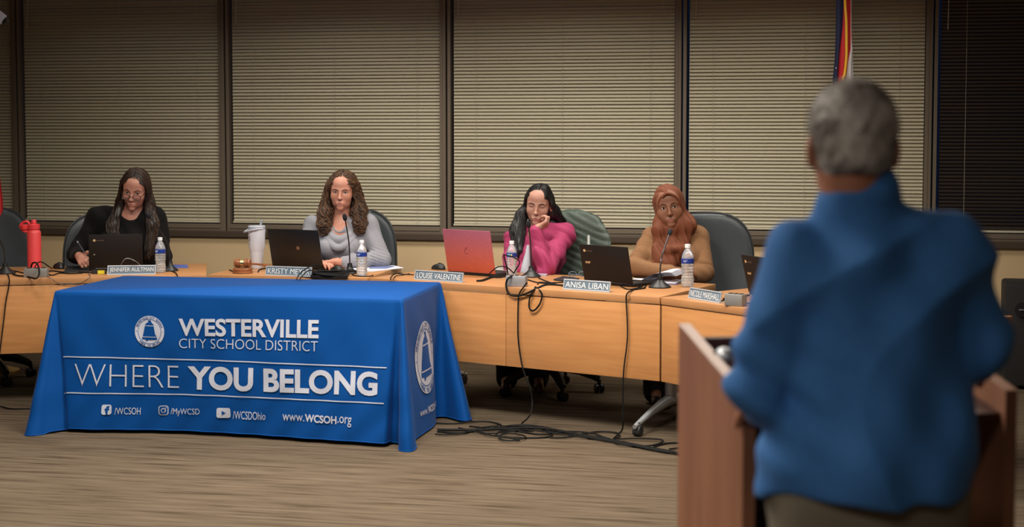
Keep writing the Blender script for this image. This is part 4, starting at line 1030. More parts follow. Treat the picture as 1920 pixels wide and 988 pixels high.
class Head:
    def __init__(s, R, t, sc=1.0, **k): s.p = face_prims(**k); s.R = R; s.t = np.array(t, float); s.s = sc
    def prims(s): return xf(s.p, s.R, s.t, s.s)
    def w(s, P): return (np.array(P, float)*s.s)@s.R.T+s.t
    def surf(s, x, z, off=.0006):
        x = np.asarray(x, float); z = np.asarray(z, float); y = np.full(x.shape, -.14)
        for _ in range(40):
            d = evalp(s.p, np.stack([x, y, z], -1)); y = y+np.clip(d, -.01, .02)*.9
        return np.stack([x, y-off, z], -1)
    def patch(s, name, outline, m_, parent, off=.0008, rings=3, **k):
        """flat feature that hugs the face: outline is (x,z) loop"""
        O = np.array(outline); c = O.mean(0); V2 = [c]
        for r in range(1, rings+1): V2 += list(c+(O-c)*r/rings)
        V2 = np.array(V2); P = s.w(s.surf(V2[:, 0], V2[:, 1], off)); n = len(O)
        F = [(0, 1+i, 1+(i+1) % n) for i in range(n)]
        for r in range(rings-1): F += [(1+r*n+i, 1+(r+1)*n+i, 1+(r+1)*n+(i+1) % n, 1+r*n+(i+1) % n) for i in range(n)]
        return meshdata(name, P, F, m_, parent, **k)
    def line(s, name, pts, r, m_, parent, off=.001, **k):
        O = np.array(spline([(x, 0, z) for x, z in pts], 4)); P = s.w(s.surf(O[:, 0], O[:, 2], off)); mb = MB()
        n = len(P); rr = [r*(.45+.55*sin(pi*(.12+.8*i/(n-1)))) for i in range(n)]
        mb.tube(list(P), rr, 6); return mb.build(name, parent, m_, **k)
SCL = mat('eye_white', (.62, .58, .56), .25); PUP = mat('pupil', (.004, .004, .004), .1); LASH = mat('eyelash', (.012, .007, .005), .7)
def features(H, parent, iris, brow, lip, browz=.0, open_=1.0, gaze=(0, 0), browtilt=0, mouthw=1.0, browr=.0021, lipfull=1.0):
    browr *= 1.2
    for s_ in (-1, 1):
        cx, cz = s_*.031, -.001
        def lid(u): return cz+.0056*open_*(1-u*u)**.8+.0010*u*s_*1
        def low(u): return cz-.0042*max(open_, .12)*(1-u*u)**.9+.0010*u*s_
        us = np.linspace(-1, 1, 11)
        if open_ > .2:
            loop = [(cx+.0138*u, lid(u)) for u in us]+[(cx+.0138*u, low(u)) for u in us[::-1][1:-1]]
            ey = H.patch('eye', loop, SCL, parent, off=.0006)
            gx, gz = cx+gaze[0], cz+.0006+gaze[1]
            for nm, rr, m_, of in (('iris', .0057, iris, .0012), ('pupil', .0027, PUP, .0017)):
                L_ = []
                for a in np.linspace(0, 2*pi, 21)[:-1]:
                    x, z = gx+rr*cos(a), gz+rr*sin(a); u = np.clip((x-cx)/.0138, -1, 1); L_.append((x, min(max(z, low(u)), lid(u))))
                H.patch(nm, L_, m_, ey, off=of, rings=2)
        H.line('eyelash', [(cx+.0145*u, (lid(u) if open_ > .2 else low(u)*.7+lid(u)*.3)+.0004) for u in np.linspace(-1, 1, 7)], .0013 if open_ > .2 else .0012, LASH, parent, off=.0016)
        if open_ > .2: H.line('lower_lashes', [(cx+.0135*u, low(u)-.0002) for u in np.linspace(-.9, .9, 5)], .0005, mat('lash_soft', (.08, .04, .03), .8), parent, off=.0008)
        H.line('eyebrow', [(s_*.013, .0175+browz-.0015-browtilt), (s_*.024, .0200+browz), (s_*.036, .0215+browz), (s_*.0475, .0155+browz)], browr, brow, parent, off=.0008)
    mw = .0225*mouthw; f = lipfull
    up = [(-mw, -.0715), (-mw*.5, -.0675), (-.004, -.0640*1+.0006*(1-f)), (0, -.0650), (.004, -.0640), (mw*.5, -.0675), (mw, -.0715), (mw*.5, -.0716), (0, -.0714), (-mw*.5, -.0716)]
    H.patch('upper_lip', up, lip, parent, off=.0006, rings=2)
    lo = [(-mw*.95, -.0722), (0, -.0728), (mw*.95, -.0722), (mw*.6, -.0775-.001*f), (.004, -.0800-.001*f), (-.004, -.0800-.001*f), (-mw*.6, -.0775-.001*f)]
    H.patch('lower_lip', lo, lip, parent, off=.0006, rings=2)
    H.line('mouth_line', [(-mw*1.04, -.0718), (-mw*.5, -.0716), (0, -.0719), (mw*.5, -.0716), (mw*1.04, -.0718)], .0007, mat('mouth_dark', (.10, .02, .018), .7), parent, off=.0008)
def hand(wr, f, nrm, thumb, curl=(45, 50, 55, 60), s=1.0, spread=.0, thumbcurl=.4, tdir=None):
    """wr wrist point, f finger direction, nrm palm normal, thumb side +-1"""
    f = unit(f); nrm = unit(np.array(nrm)-f*np.dot(nrm, f)); sd_ = np.cross(f, nrm)*thumb; wr = np.array(wr, float); P = []
    P.append(cone(wr, wr+f*.03*s, .023*s, .024*s, .015))
    Ls = [.066, .074, .069, .054]
    for i in range(4):
        o = (1.5-i)*.0195*s
        kn = wr+f*(.088-.006*abs(i-1))*s+sd_*o
        P.append(cone(wr+f*.02*s+sd_*o*.55, kn, .0125*s, .0105*s, .012))
        d = unit(f+sd_*spread*(1.5-i)); pos = kn; c = R_(curl[i] if hasattr(curl, '__len__') else curl); r0 = .0096*s*(1 if i < 3 else .9)
        for j, (q, w_) in enumerate(((.45, .7), (.30, 1.15), (.25, .75))):
            a = c*w_; d = unit(d*cos(a)+nrm*sin(a)) if False else unit(d*cos(a)+unit(nrm-d*np.dot(nrm, d))*sin(a)) if abs(np.dot(nrm, d)) < .98 else unit(d*cos(a)-f*sin(a))
            nrm2 = nrm
            nxt = pos+d*Ls[i]*q*s; P.append(cone(pos, nxt, r0, r0*.9, .004)); r0 *= .92; pos = nxt
            # rotate the curl axis on: next bend continues toward the palm
            axis = unit(np.cross(unit(f), nrm)); 
            v = np.cross(axis, d); nrm_l = v if np.dot(v, nrm)*1 > -9 else nrm
            nrm_cur = np.cross(axis, d); nrm_cur = nrm_cur if np.dot(np.cross(axis, unit(f)), nrm) > 0 else -nrm_cur
            d_next_n = nrm_cur
            # store for next loop
            if j < 2:
                a2 = c*((1.15, .75)[j]); d2 = unit(d*cos(a2)+d_next_n*sin(a2)); d = d2
                q2 = (.30, .25)[j]; nxt = pos+d*Ls[i]*q2*s; P.append(cone(pos, nxt, r0, r0*.9, .004)); pos = nxt; r0 *= .95
                if j == 1: break
                # second bend done here; last bend
                axis_n = np.cross(axis, d); axis_n = axis_n if np.dot(np.cross(axis, unit(f)), nrm) > 0 else -axis_n
                a3 = c*.6; d = unit(d*cos(a3)+axis_n*sin(a3)); nxt = pos+d*Ls[i]*.25*s; P.append(cone(pos, nxt, r0, r0*.85, .004)); break
    t0 = wr+f*.022*s+sd_*.020*s; td = unit(f*.65+sd_*.65+nrm*.35) if tdir is None else unit(tdir)
    t1 = t0+td*.040*s; d2 = unit(td*(1-thumbcurl)+f*.3+nrm*thumbcurl); t2 = t1+d2*.032*s; d3 = unit(d2+nrm*thumbcurl*.6); t3 = t2+d3*.024*s
    P += [cone(t0, t1, .015*s, .0115*s, .012), cone(t1, t2, .0105*s, .0098*s, .004), cone(t2, t3, .0096*s, .008*s, .004)]
    return P
class Person:
    def __init__(s, name_px, D, label, cat='person'):
        q = atd(name_px, 400, D); s.O = np.array([q[0], q[1], 0]); s.D = D
        s.t = thing('person', label, cat, s.O, YAW)
    def L(s, px, py, dy=0):   # pixel at depth (head depth + dy) in the figure's own frame (x to the picture's right, y away, z up)
        q = atd(px, py, s.D+dy)-s.O; return np.array([q@rt, q@fh, q[2]])
def seated_lower(pel, facing=0, knee_dz=-.02, sp=.10, kx=0, foot=.0):
    """pelvis point -> thighs, shins and shoes primitives (towards -y)"""
    P = []; J = []
    for s_ in (-1, 1):
        hip = pel+np.array([s_*.085, -.02, -.02]); kn = np.array([pel[0]+s_*sp+kx, pel[1]-.40, .50]); an = np.array([pel[0]+s_*sp+kx, pel[1]-.34+foot, .09]); toe = an+np.array([0, -.13, -.05])
        J.append((hip, kn, an, toe))
    return J
def torso(pel, chest, neck, shL, shR, g=0.0, bust=.0, wide=1.0, depth=1.0):
    """torso primitives: g grows everything (clothes)"""
    mid = (pel+chest)/2; ax = unit(shR-shL); R = rot(math.degrees(math.atan2(ax[1], ax[0])))
    P = [ell(pel+(0, 0, .02), (.165*wide+g, .125*depth+g, .13+g), .05, 1, R.T), ell(mid, (.135*wide+g, .10*depth+g, .16+g), .06, 1, R.T),
         ell(chest, (.155*wide+g, .108*depth+g, .15+g), .05, 1, R.T), cone(shL+(ax*.03), shR-(ax*.03), .048+g, .048+g, .05),
         cone(neck-(0, 0, .10), neck-(0, 0, .03), .075+g*.6, .058+g*.3, .05)]
    for sh in (shL, shR): P.append(cone(neck-(0, 0, .030), sh+np.array([0, 0, .0]), .036+g*.5, .040+g, .045))
    if bust:
        for s_ in (-1, 1): P.append(ell(chest+R@np.array([s_*.072*wide, -.082*depth, .005]), (.058+g*.5, .052+bust+g*.5, .060+g*.5), .04))
    return P
def arm(sh, el, wr, g=0.0, s=1.0, w0=0.047):
    return [cone(sh, el, (w0+g)*s, (.037+g)*s, .03), cone(el, wr, (.038+g)*s, (.024+g*.8)*s, .02)]
def hairgroup(name, strands, r, m_, parent, n=4, **k):
    mb = MB()
    for P in strands:
        m2 = len(P); mb.tube(P, [r*(.55+.45*sin(pi*min(.15+.75*i/(m2-1), 1))) for i in range(m2)], n)
    return mb.build(name, parent, m_, auto=180, **k)
def hug(prims, P, off=.0012):
    P = np.array(P, float); P0 = P.copy()
    for _ in range(5):
        d = evalp(prims, P); e = 1e-3
        g = np.stack([evalp(prims, P+np.eye(3)[i]*e)-d for i in range(3)], -1)/e; g /= np.linalg.norm(g, axis=-1, keepdims=True)+1e-6
        mv = np.where(d < off, off-d, np.where(d > .012, -(d-.012)*.6, 0)); P = P+g*mv[:, None]
    return list(P)
def hugall(prims, ST, off=.0012):
    A = np.concatenate([np.array(q) for q in ST]); A = np.array(hug(prims, A, off)); out = []; i = 0
    for q in ST: out.append(list(A[i:i+len(q)])); i += len(q)
    return out
def blendw(H, P):
    """hair points in head frame -> figure frame; below the ears they hang plumb"""
    P = np.array(P, float); w = np.clip((-.03-P[:, 2])/.10, 0, 1)[:, None]; a = H.w(P); b_ = P*H.s+H.t; 
    base = H.w(np.array([[P[0][0], 0, -.03]]))  # keep continuity by shifting
    return a*(1-w)+b_*w
def folds(amp, comps):
    def f(P):
        d = np.zeros(len(P))
        for (kx, ky, kz, ph, a) in comps: d += a*np.sin(P[:, 0]*kx+P[:, 1]*ky+P[:, 2]*kz+ph)
        return amp*d
    return f
def noisefold(amp, sc=9, seed=1):
    rs = np.random.RandomState(seed); K = rs.normal(size=(7, 3))*sc; ph = rs.uniform(0, 6, 7)
    def f(P):
        d = 0
        for i in range(7): d = d+np.sin(P@K[i]+ph[i]+1.3*np.sin(P@K[(i+3) % 7]*.6))
        return amp*(np.abs(d/3)-.5)
    return f
def aniso(amp, k, seed=1, sharp=1.0):
    """long cloth folds: k gives how fast they repeat along x, y, z"""
    rs = np.random.RandomState(seed); K = (rs.normal(size=(6, 3))*.35+rs.choice([-1, 1], size=(6, 1)))*np.array(k); ph = rs.uniform(0, 6, 6)
    def f(P):
        d = 0
        for i in range(6): d = d+(1-2*np.abs(np.sin(P@K[i]+ph[i]+.8*np.sin(P@K[(i+2) % 6]*.5+i))))
        return amp*d/2.2
    return f
def pers_body(pr, H, lower, J_arms, hands, m_, zfine):
    prims = []
    for (hip, kn, an, toe) in lower: prims += [cone(hip, kn, .070, .048, .03), cone(kn, an, .048, .034, .02), cone(an, toe, .034, .026, .02)]
    return prims
def trousers(lower, m_, parent, g=.012, **k):
    P = []
    for (hip, kn, an, toe) in lower: P += [cone(hip, kn, .078+g, .054+g, .04), cone(kn, an+(0, 0, -.02), .056+g, .050+g, .02)]
    P.append(cone(lower[0][0], lower[1][0], .10+g, .10+g, .05))
    return netobj('trousers', P, m_, parent, fine=.012, coarse=.012, disp=aniso(.005, (20, 20, 10), 5), **k)
def shoes(lower, m_, parent, lab=None):
    for (hip, kn, an, toe) in lower:
        netobj('shoe', [cone(an+(0, .03, -.045), an+(0, .02, -.01), .036, .036, .02), cone(an+(0, .02, -.055), toe+(0, -.05, 0), .034, .030, .02)], m_, parent, fine=.009)

# ---------------------------------------------------------------- woman in black with glasses (left)
SK1 = skin('skin_fair_rosy', (.43, .19, .13), (.51, .245, .18)); HB = mat('hair_brown', (.009, .0045, .003), .45, col2=(.026, .012, .006), scale=(90, 90, 6)); HB2 = mat('hair_brown_light', (.055, .024, .011), .5)
pr = Person(252, 8.95, 'woman in black with glasses and long brown hair writing behind a laptop'); L_ = pr.L
he = L_(254, 354.5, -.02); H = Head(rot(2, 15, 6), he, 1.03, jaw=.96)
shL = L_(184, 408, .04); shR = L_(291, 409, .06); nk = L_(247, 402, .05); pel = np.array([he[0]-.01, .32, .50]); chest = L_(241, 452, .07)
elL = L_(141, 478, -.02); wrL = L_(148, 480, -.17); elR = L_(307, 482, -.02); wrR = L_(262, 495, -.0)
low = seated_lower(pel+(0, -.0, 0)); f1 = unit((.35, -.75, -.15))
hnd = hand(wrL+(0.004, -.01, 0), (.50, -.60, -.28), (.45, .35, -.8), 1, (84, 86, 88, 90), .98, tdir=(.7, -.3, .5))
hndR = hand(wrR, (-.7, -.6, -.05), (0, .1, -1), -1, (30, 35, 40, 45), .95)
body = H.prims()+[cone(H.w((0, .02, -.05)), nk-(0, 0, .03), .053, .060, .03)]+torso(pel, chest, nk, shL, shR)+arm(shL, elL, wrL)+arm(shR, elR, wrR)+hnd+hndR
for (a, b_, c_, d_) in low: body += [cone(a, b_, .070, .048, .03), cone(b_, c_, .048, .034, .02), cone(c_, d_, .034, .026, .02)]
ZF = [(.72, 1.5)]
netobj('body', body, SK1, pr.t, fine=.0045, coarse=.012, zz=ZF)
features(H, pr.t, mat('iris_hazel', (.06, .05, .03), .2), mat('brow_brown', (.09, .04, .022), .8), mat('lip_rose', (.48, .15, .13), .45), open_=1.0, gaze=(.001, .001), browtilt=.001, mouthw=1.0)
KNIT = mat('black_knit', (.004, .0035, .0035), .9, spec=.2, sheen=.04, bump=(700, .3), bdist=.001)
clo = torso(pel, chest, nk-(0, 0, .012), shL, shR, .014, .02)+arm(shL, elL, wrL+unit(elL-wrL)*.03, .013)+arm(shR, elR, wrR+unit(elR-wrR)*.03, .013)
clo.append(ell(nk+(.0, -.045, .012), (.062, .07, .050), .012, -1)); clo.append(cone(nk, nk+(0, 0, .12), .056, .06, .01, -1))
netobj('black_sweater', clo, KNIT, pr.t, fine=.006, coarse=.012, zz=ZF, disp=aniso(.0060, (16, 16, 14), 2))
trousers(low, mat('dark_trousers', (.012, .012, .015), .8), pr.t); shoes(low, BLACK, pr.t)
# hair
cap = [ell((0, .016, .036), (.083, .098, .092), .02), cone((-.070, .0, .03), (-.085, .01, -.08), .020, .028, .03), cone((.070, .0, .03), (.085, .01, -.08), .020, .028, .03), ell((0, .06, -.06), (.075, .05, .12), .04)]
cut = ell((0, -.105, -.034), (.057, .085, .078), .02, -1); cut2 = ell((0, -.04, -.11), (.053, .085, .07), .02, -1); cut3 = ell((0, -.110, .020), (.034, .065, .046), .02, -1)
side = [cone(L_(226, 385, .02), L_(211, 422, -.03), .032, .034, .04), cone(L_(211, 422, -.03), L_(220, 474, -.085), .034, .016, .03), cone(L_(278, 380, .02), L_(287, 420, -.02), .030, .036, .04), cone(L_(287, 420, -.02), L_(278, 482, -.06), .036, .016, .03)]
MASS = xf(cap, H.R, H.t, H.s)+side+xf([cut, cut2, cut3], H.R, H.t, H.s)+[ell(nk+(.01, -.13, .02), (.045, .10, .09), .02, -1)]
netobj('hair', MASS, HB, pr.t, fine=.0055, disp=lambda P: .0022*np.sin(P[:, 0]*260+P[:, 2]*22+3*np.sin(P[:, 2]*25)))
rs = random.Random(5); ST = []; ST2 = []
for i in range(230):
    s_ = -1 if i % 2 else 1; y0 = rs.uniform(-.075, .06); j = lambda a: rs.uniform(-a, a)
    zt = .128*(1-((y0-.016)/.105)**2)**.5 if abs(y0-.016) < .1 else .04
    top = [(-.004+s_*.002, y0, zt+.002), (s_*.045, y0*.98, zt*.86+.004), (s_*.078, y0*.85+.004, .035+j(.006)), (s_*.089, y0*.6+.0, -.030)]
    tp = [H.w(np.array(q)) for q in top]
    if y0 < .03:
        u, v = j(1), j(1)
        if s_ < 0: lowp = [L_(222+6*u, 392, .03+.03*v), L_(212+12*u, 420, -.03+.03*v), L_(214+14*u+j(2), 442, -.06+.025*v), L_(219+14*u+j(4), 474+j(12), -.09+.02*v)]
        else: lowp = [L_(279+5*u, 388, .02+.03*v), L_(287+9*u, 415, -.01+.03*v), L_(285+10*u+j(2), 445, -.03+.03*v), L_(277+9*u+j(4), 482+j(12), -.06+.02*v)]
    else: lowp = [he+np.array([s_*.10+j(.02), .07, -.12]), he+np.array([s_*.14+j(.03), .10, -.2]), he+np.array([s_*.15+j(.03), .12, -.28])]
    (ST2 if rs.random() < .2 else ST).append(spline(tp+lowp, 4))
ST = hugall(MASS, ST); ST2 = hugall(MASS, ST2)
hairgroup('hair_strands', ST, .0024, HB, pr.t, kind='stuff'); hairgroup('hair_strands', ST2, .0022, HB2, pr.t, kind='stuff', label='lighter brown strands')
# glasses low on the nose
GL = mat('glasses_black', (.012, .010, .010), .3); gp = thing('spectacles', None, None); bpy.data.objects.remove(gp)
mb = MB()
for s_ in (-1, 1):
    O = [(s_*.034+.0225*np.sign(cos(a))*abs(cos(a))**.75, -.114+.006*abs(cos(a)), -.018+.0155*np.sign(sin(a))*abs(sin(a))**.6) for a in np.linspace(0, 2*pi, 22)[:-1]]
    mb.tube([H.w(q) for q in O], .0019, 6, True); mb.tube([H.w((s_*.056, -.108, -.011)), H.w((s_*.066, -.06, -.006)), H.w((s_*.078, .01, .0))], .0019, 6)
mb.tube([H.w((-.0115, -.115, -.014)), H.w((0, -.118, -.011)), H.w((.0115, -.115, -.014))], .002, 6)
gl = mb.build('glasses', pr.t, GL)
mb = MB()
for s_ in (-1, 1):
    O = [H.w((s_*.034+.0215*cos(a), -.1135+.006*abs(cos(a)), -.018+.0145*np.sign(sin(a))*abs(sin(a))**.8)) for a in np.linspace(0, 2*pi, 22)[:-1]]; n_ = len(O)
    mb.add(O+[o+H.R@np.array([0, .001, 0]) for o in O], [list(range(n_)), list(range(2*n_-1, n_-1, -1))]+[(i, i+n_, (i+1) % n_+n_, (i+1) % n_) for i in range(n_)])
mb.build('lenses', gl, mat('lens_glass', (.96, .96, 1), .03, trans=1, ior=1.12), False)
# pen (held, so a thing of its own)
a = L_(145, 453, -.16); b_ = L_(159, 474, -.27); pt = thing('pen', 'dark pen held upright by the woman in black', 'pen', pr.O, YAW)
MB().tube([a, (a+b_)/2, b_], [.0042, .0045, .003], 8).build('pen_barrel', pt, mat('pen_grey', (.10, .10, .12), .3, .5))
MB().tube([a, a+(b_-a)*.12], .0052, 8).build('pen_cap', pt, mat('pen_light', (.45, .48, .55), .3, .5))
# earring
MB().lathe([(.002, 0), (.004, .008), (.003, .022)], 8, tuple(H.w((-.083, .0, -.062)))).build('earring', pr.t, mat('gold', (.7, .5, .25), .3, 1))

# ---------------------------------------------------------------- curly-haired woman in grey
SK2 = skin('skin_fair', (.52, .225, .15), (.60, .285, .205)); HC = mat('hair_curly_brown', (.022, .010, .005), .42); HC2 = mat('hair_curly_light', (.16, .075, .032), .42); HC3 = mat('hair_curly_mid', (.065, .028, .012), .42)
pr = Person(640, 9.0, 'curly-haired woman in a light grey cowl sweater'); L_ = pr.L
he = L_(642, 358, .02); H = Head(rot(-2, 3, 2), he, 1.02, jaw=1.05, w=1.02)
shL = L_(588, 426, .06); shR = L_(689, 423, .06); nk = L_(641, 420, .06); pel = np.array([he[0], .27, .50]); chest = L_(640, 462, .08)
elR = L_(716, 487, .0); wrR = L_(634, 491, -.16); elL = L_(572, 478, .02); wrL = L_(592, 492, -.16)
low = seated_lower(pel)
hnd = hand(wrR, (-.95, -.25, .0), (0, -.25, -1), -1, (22, 26, 30, 36), .95); hndL = hand(wrL, (.8, -.5, .0), (0, -.1, -1), 1, (25, 28, 30, 34), .95)
body = H.prims()+[cone(H.w((0, .02, -.05)), nk-(0, 0, .03), .050, .058, .03)]+torso(pel, chest, nk, shL, shR)+arm(shL, elL, wrL)+arm(shR, elR, wrR)+hnd+hndL
body += [cone(nk+(-.05, -.05, -.055), nk+(.05, -.05, -.055), .030, .030, .05)]
for (a, b_, c_, d_) in low: body += [cone(a, b_, .070, .048, .03), cone(b_, c_, .048, .034, .02), cone(c_, d_, .034, .026, .02)]
netobj('body', body, SK2, pr.t, fine=.0045, coarse=.012, zz=ZF)
features(H, pr.t, mat('iris_blue_grey', (.10, .12, .13), .2), mat('brow_dark', (.045, .022, .014), .8), mat('lip_pink', (.50, .17, .14), .45), open_=.72, gaze=(.0005, 0), browtilt=.001, browz=-.0045, mouthw=.95)
GK = mat('grey_marl_knit', (.22, .22, .25), .9, col2=(.33, .33, .37), scale=(400, 400, 400), sheen=.04, bump=(600, .5), bdist=.0015)
clo = torso(pel, chest, nk-(0, 0, .02), shL, shR, .015, .022)+arm(shL, elL, wrL+unit(elL-wrL)*.03, .014)+arm(shR, elR, wrR+unit(elR-wrR)*.045, .014)
clo += [cone(nk, nk+(0, 0, .15), .058, .065, .012, -1), ell(nk+(0, -.06, -.012), (.050, .07, .06), .014, -1)]
def rib(P):
    d = aniso(.0050, (15, 15, 14), 4)(P); q = P-elR; m_ = np.exp(-(q[:, 0]+.03)**2/.004-(q[:, 2]-.03)**2/.003); return d+m_*.004*np.sin(q[:, 2]*330+q[:, 0]*120)
netobj('grey_sweater', clo, GK, pr.t, fine=.006, coarse=.012, zz=ZF, disp=rib)
ck = []   # draped cowl
for k, (w_, dz_, dy_, r) in enumerate(((.064, -.034, -.066, .020), (.096, -.088, -.105, .022), (.116, -.135, -.128, .019))):
    pts = [nk+np.array([-w_*1.0, .01, -.005-.006*k]), nk+np.array([-w_*.75, dy_*.75, dz_*.62]), nk+np.array([-w_*.1, dy_*1.15, dz_*1.05]), nk+np.array([w_*.6, dy_*.95, dz_*.75]), nk+np.array([w_*1.0, .01, -.003-.006*k])]
    sp_ = spline(pts, 4); ck += [cone(sp_[i], sp_[i+1], r, r, .014) for i in range(len(sp_)-1)]
ck += [cone(nk+(-.07, .03, -.01), nk+(.07, .03, -.01), .03, .03, .03)]
netobj('cowl_collar', ck+[cone(nk+(0, -.02, -.03), nk+(0, 0, .16), .052, .058, .010, -1), ell(nk+(-.006, -.085, .008), (.034, .07, .046), .012, -1)], GK, pr.t, fine=.0055)
trousers(low, mat('navy_trousers', (.012, .014, .022), .8), pr.t); shoes(low, BLACK, pr.t)
MB().tube([wrR+unit(elR-wrR)*.012+np.array([0, .028*cos(a), .028*sin(a)]) for a in np.linspace(0, 2*pi, 15)[:-1]], .0018, 5, True).build('bracelet', pr.t, BLACK)
cap = [ell((0, .020, .036), (.082, .096, .090), .02), cone((-.075, .015, .02), (-.098, .02, -.10), .024, .040, .04), cone((.075, .015, .02), (.100, .02, -.10), .024, .042, .04), ell((0, .06, -.08), (.09, .05, .13), .04)]
cut = ell((.0, -.105, -.032), (.055, .088, .080), .02, -1); cut2 = ell((0, -.04, -.12), (.045, .085, .07), .02, -1); cut3 = ell((0.004, -.110, .024), (.034, .070, .050), .02, -1)
side = [cone(L_(612, 400, .01), L_(607, 432, -.03), .040, .026, .04), cone(L_(672, 398, .02), L_(676, 428, -.02), .042, .026, .04)]
MASS = xf(cap, H.R, H.t, H.s)+side+xf([cut, cut2, cut3], H.R, H.t, H.s)+[ell(nk+(0, -.12, .03), (.04, .10, .10), .02, -1)]
netobj('hair', MASS, HC, pr.t, fine=.0055, disp=noisefold(.010, 60, 9))
rs = random.Random(11); B = {0: [], 1: [], 2: []}
def curl_strand(base, amp, turns, ph):
    P = [np.array(p) for p in spline(base, 6)]; n_ = len(P); out = []
    for i in range(n_):
        t = i/(n_-1); a = ph+turns*2*pi*t; am = amp*min(1, t*3+.12)
        out.append(P[i]+np.array([cos(a)*am, sin(a)*am*.8, sin(a+1)*am*.5]))
    return out
for i in range(400):
    s_ = -1 if i % 2 else 1; y0 = rs.uniform(-.078, .075); j = lambda a: rs.uniform(-a, a); zt = .124*max(1-((y0-.018)/.104)**2, .05)**.5; fl = rs.uniform(.9, 1.22)
    top = [(.006+s_*.004, y0, zt), (s_*.045, y0*.98, zt*.88+.004), (s_*.080*fl**.3, y0*.85+.006, .030+j(.012)), (s_*.097*fl, y0*.6+.004+j(.01), -.045+j(.01))]
    tp = [H.w(np.array(q)) for q in top]
    cx = (608 if s_ < 0 else 675)
    if y0 < .02: lowp = [L_(cx-s_*-2+j(13), 398, .0+j(.04)), L_(cx+s_*2+j(17), 418, -.02+j(.03)), L_(cx-s_*1+j(13), 432+j(14), -.045+j(.02))]
    else: lowp = [he+np.array([s_*.115+j(.035), .06+j(.03), -.14]), he+np.array([s_*.125+j(.045), .07, -.20+j(.03)])]
    bs = hug(MASS, np.array(spline(tp+lowp, 3)), .004)
    B[rs.choice((0, 1, 1, 2, 2))].append(curl_strand(bs[::2]+[bs[-1]], rs.uniform(.005, .010), rs.uniform(5, 8), rs.uniform(0, 6)))
hairgroup('hair_curls', B[0], .0026, HC, pr.t, kind='stuff', n=4); hairgroup('hair_curls', B[1], .0024, HC3, pr.t, kind='stuff', n=4); hairgroup('hair_curls', B[2], .0018, HC2, pr.t, kind='stuff', n=4, label='light brown curls')

# ---------------------------------------------------------------- woman in pink resting her chin on her hand
SK3 = skin('skin_pale', (.44, .215, .155), (.52, .28, .21)); HK = mat('hair_black', (.006, .005, .006), .38)
pr = Person(1008, 8.72, 'woman in a pink sweater resting her chin on her hand'); L_ = pr.L
he = L_(1010, 383, .03); H = Head(rot(-9, 8, 5), he, 1.02, w=1.0, jaw=1.0)
shL = L_(965, 450, .10); shR = L_(1059, 440, .06); nk = L_(1012, 424, .10); pel = np.array([he[0]+.02, .34, .50]); chest = L_(1008, 478, .10)
elR = L_(1024, 502, -.19); wrR = L_(1003, 431, -.16); elL = L_(960, 500, -.02); wrL = L_(985, 512, -.06)
low = seated_lower(pel, kx=-.12)
hnd = hand(wrR, (.92, -.02, .50), (-.35, .45, .75), 1, (66, 70, 74, 78), .98, tdir=(.85, .35, .35))
body = H.prims()+[cone(H.w((0, .02, -.05)), nk-(0, 0, .03), .050, .058, .03)]+torso(pel, chest, nk, shL, shR)+arm(shL, elL, wrL)+arm(shR, elR, wrR)+hnd+hand(wrL, (.7, -.5, 0), (0, 0, -1), 1, (30, 30, 30, 30), .9)
for (a, b_, c_, d_) in low: body += [cone(a, b_, .070, .048, .03), cone(b_, c_, .048, .034, .02), cone(c_, d_, .034, .026, .02)]
netobj('body', body, SK3, pr.t, fine=.0045, coarse=.012, zz=ZF)
features(H, pr.t, PUP, mat('brow_black', (.012, .008, .008), .8), mat('lip_mauve', (.45, .12, .13), .4), open_=.12, browtilt=-.001, browz=-.001, browr=.0024, mouthw=1.05)
PK = mat('pink_jersey', (.36, .028, .11), .75, sheen=.04, bump=(500, .15), bdist=.001)
clo = torso(pel, chest, nk-(0, 0, .012), shL, shR, .015, .022)+arm(shL, elL, wrL+unit(elL-wrL)*.03, .013)+arm(shR, elR, wrR+unit(elR-wrR)*.012, .014, w0=.046)
clo += [cone(nk, nk+(0, 0, .12), .058, .065, .012, -1), ell(nk+(-.03, -.09, -.03), (.045, .06, .05), .014, -1)]
fb = aniso(.0065, (17, 14, 20), 6)
def pf(P):
    q = P-elR; m_ = np.exp(-((q[:, 0]-.02)**2+q[:, 1]**2*.3+(q[:, 2]-.045)**2)/.009); return fb(P)+m_*.006*np.sin(q[:, 0]*140+q[:, 2]*60)
netobj('pink_sweater', clo, PK, pr.t, fine=.0055, coarse=.012, zz=ZF, disp=pf)
wt = [cone(L_(990, 462, -.035), L_(985, 512, -.075), .010, .034, .02)]
netobj('white_shirt_front', wt, mat('white_cotton', (.42, .44, .50), .8), pr.t, fine=.006)
trousers(low, mat('black_trousers', (.008, .008, .009), .8), pr.t); shoes(low, mat('burgundy_shoe', (.09, .025, .022), .5), pr.t)
cap = [ell((0, .016, .034), (.080, .095, .089), .02), cone((-.068, .015, .03), (-.080, .02, -.06), .016, .024, .03), cone((.068, .035, .03), (.074, .045, -.06), .016, .024, .03), ell((0, .06, -.05), (.075, .045, .12), .04)]
cut = ell((0, -.105, -.032), (.062, .092, .080), .015, -1); cut2 = ell((0, -.04, -.11), (.060, .085, .08), .02, -1); cut3 = ell((0.008, -.110, .024), (.038, .065, .048), .02, -1)
side = [cone(L_(978, 402, .06), L_(970, 432, .02), .036, .044, .04), cone(L_(970, 432, .02), L_(969, 478, -.035), .042, .020, .03), cone(L_(1040, 395, .10), L_(1050, 415, .12), .034, .026, .04), cone(L_(972, 440, .0), L_(977, 470, -.05), .03, .014, .03)]
MASS = xf(cap, H.R, H.t, H.s)+side+xf([cut, cut2, cut3], H.R, H.t, H.s)
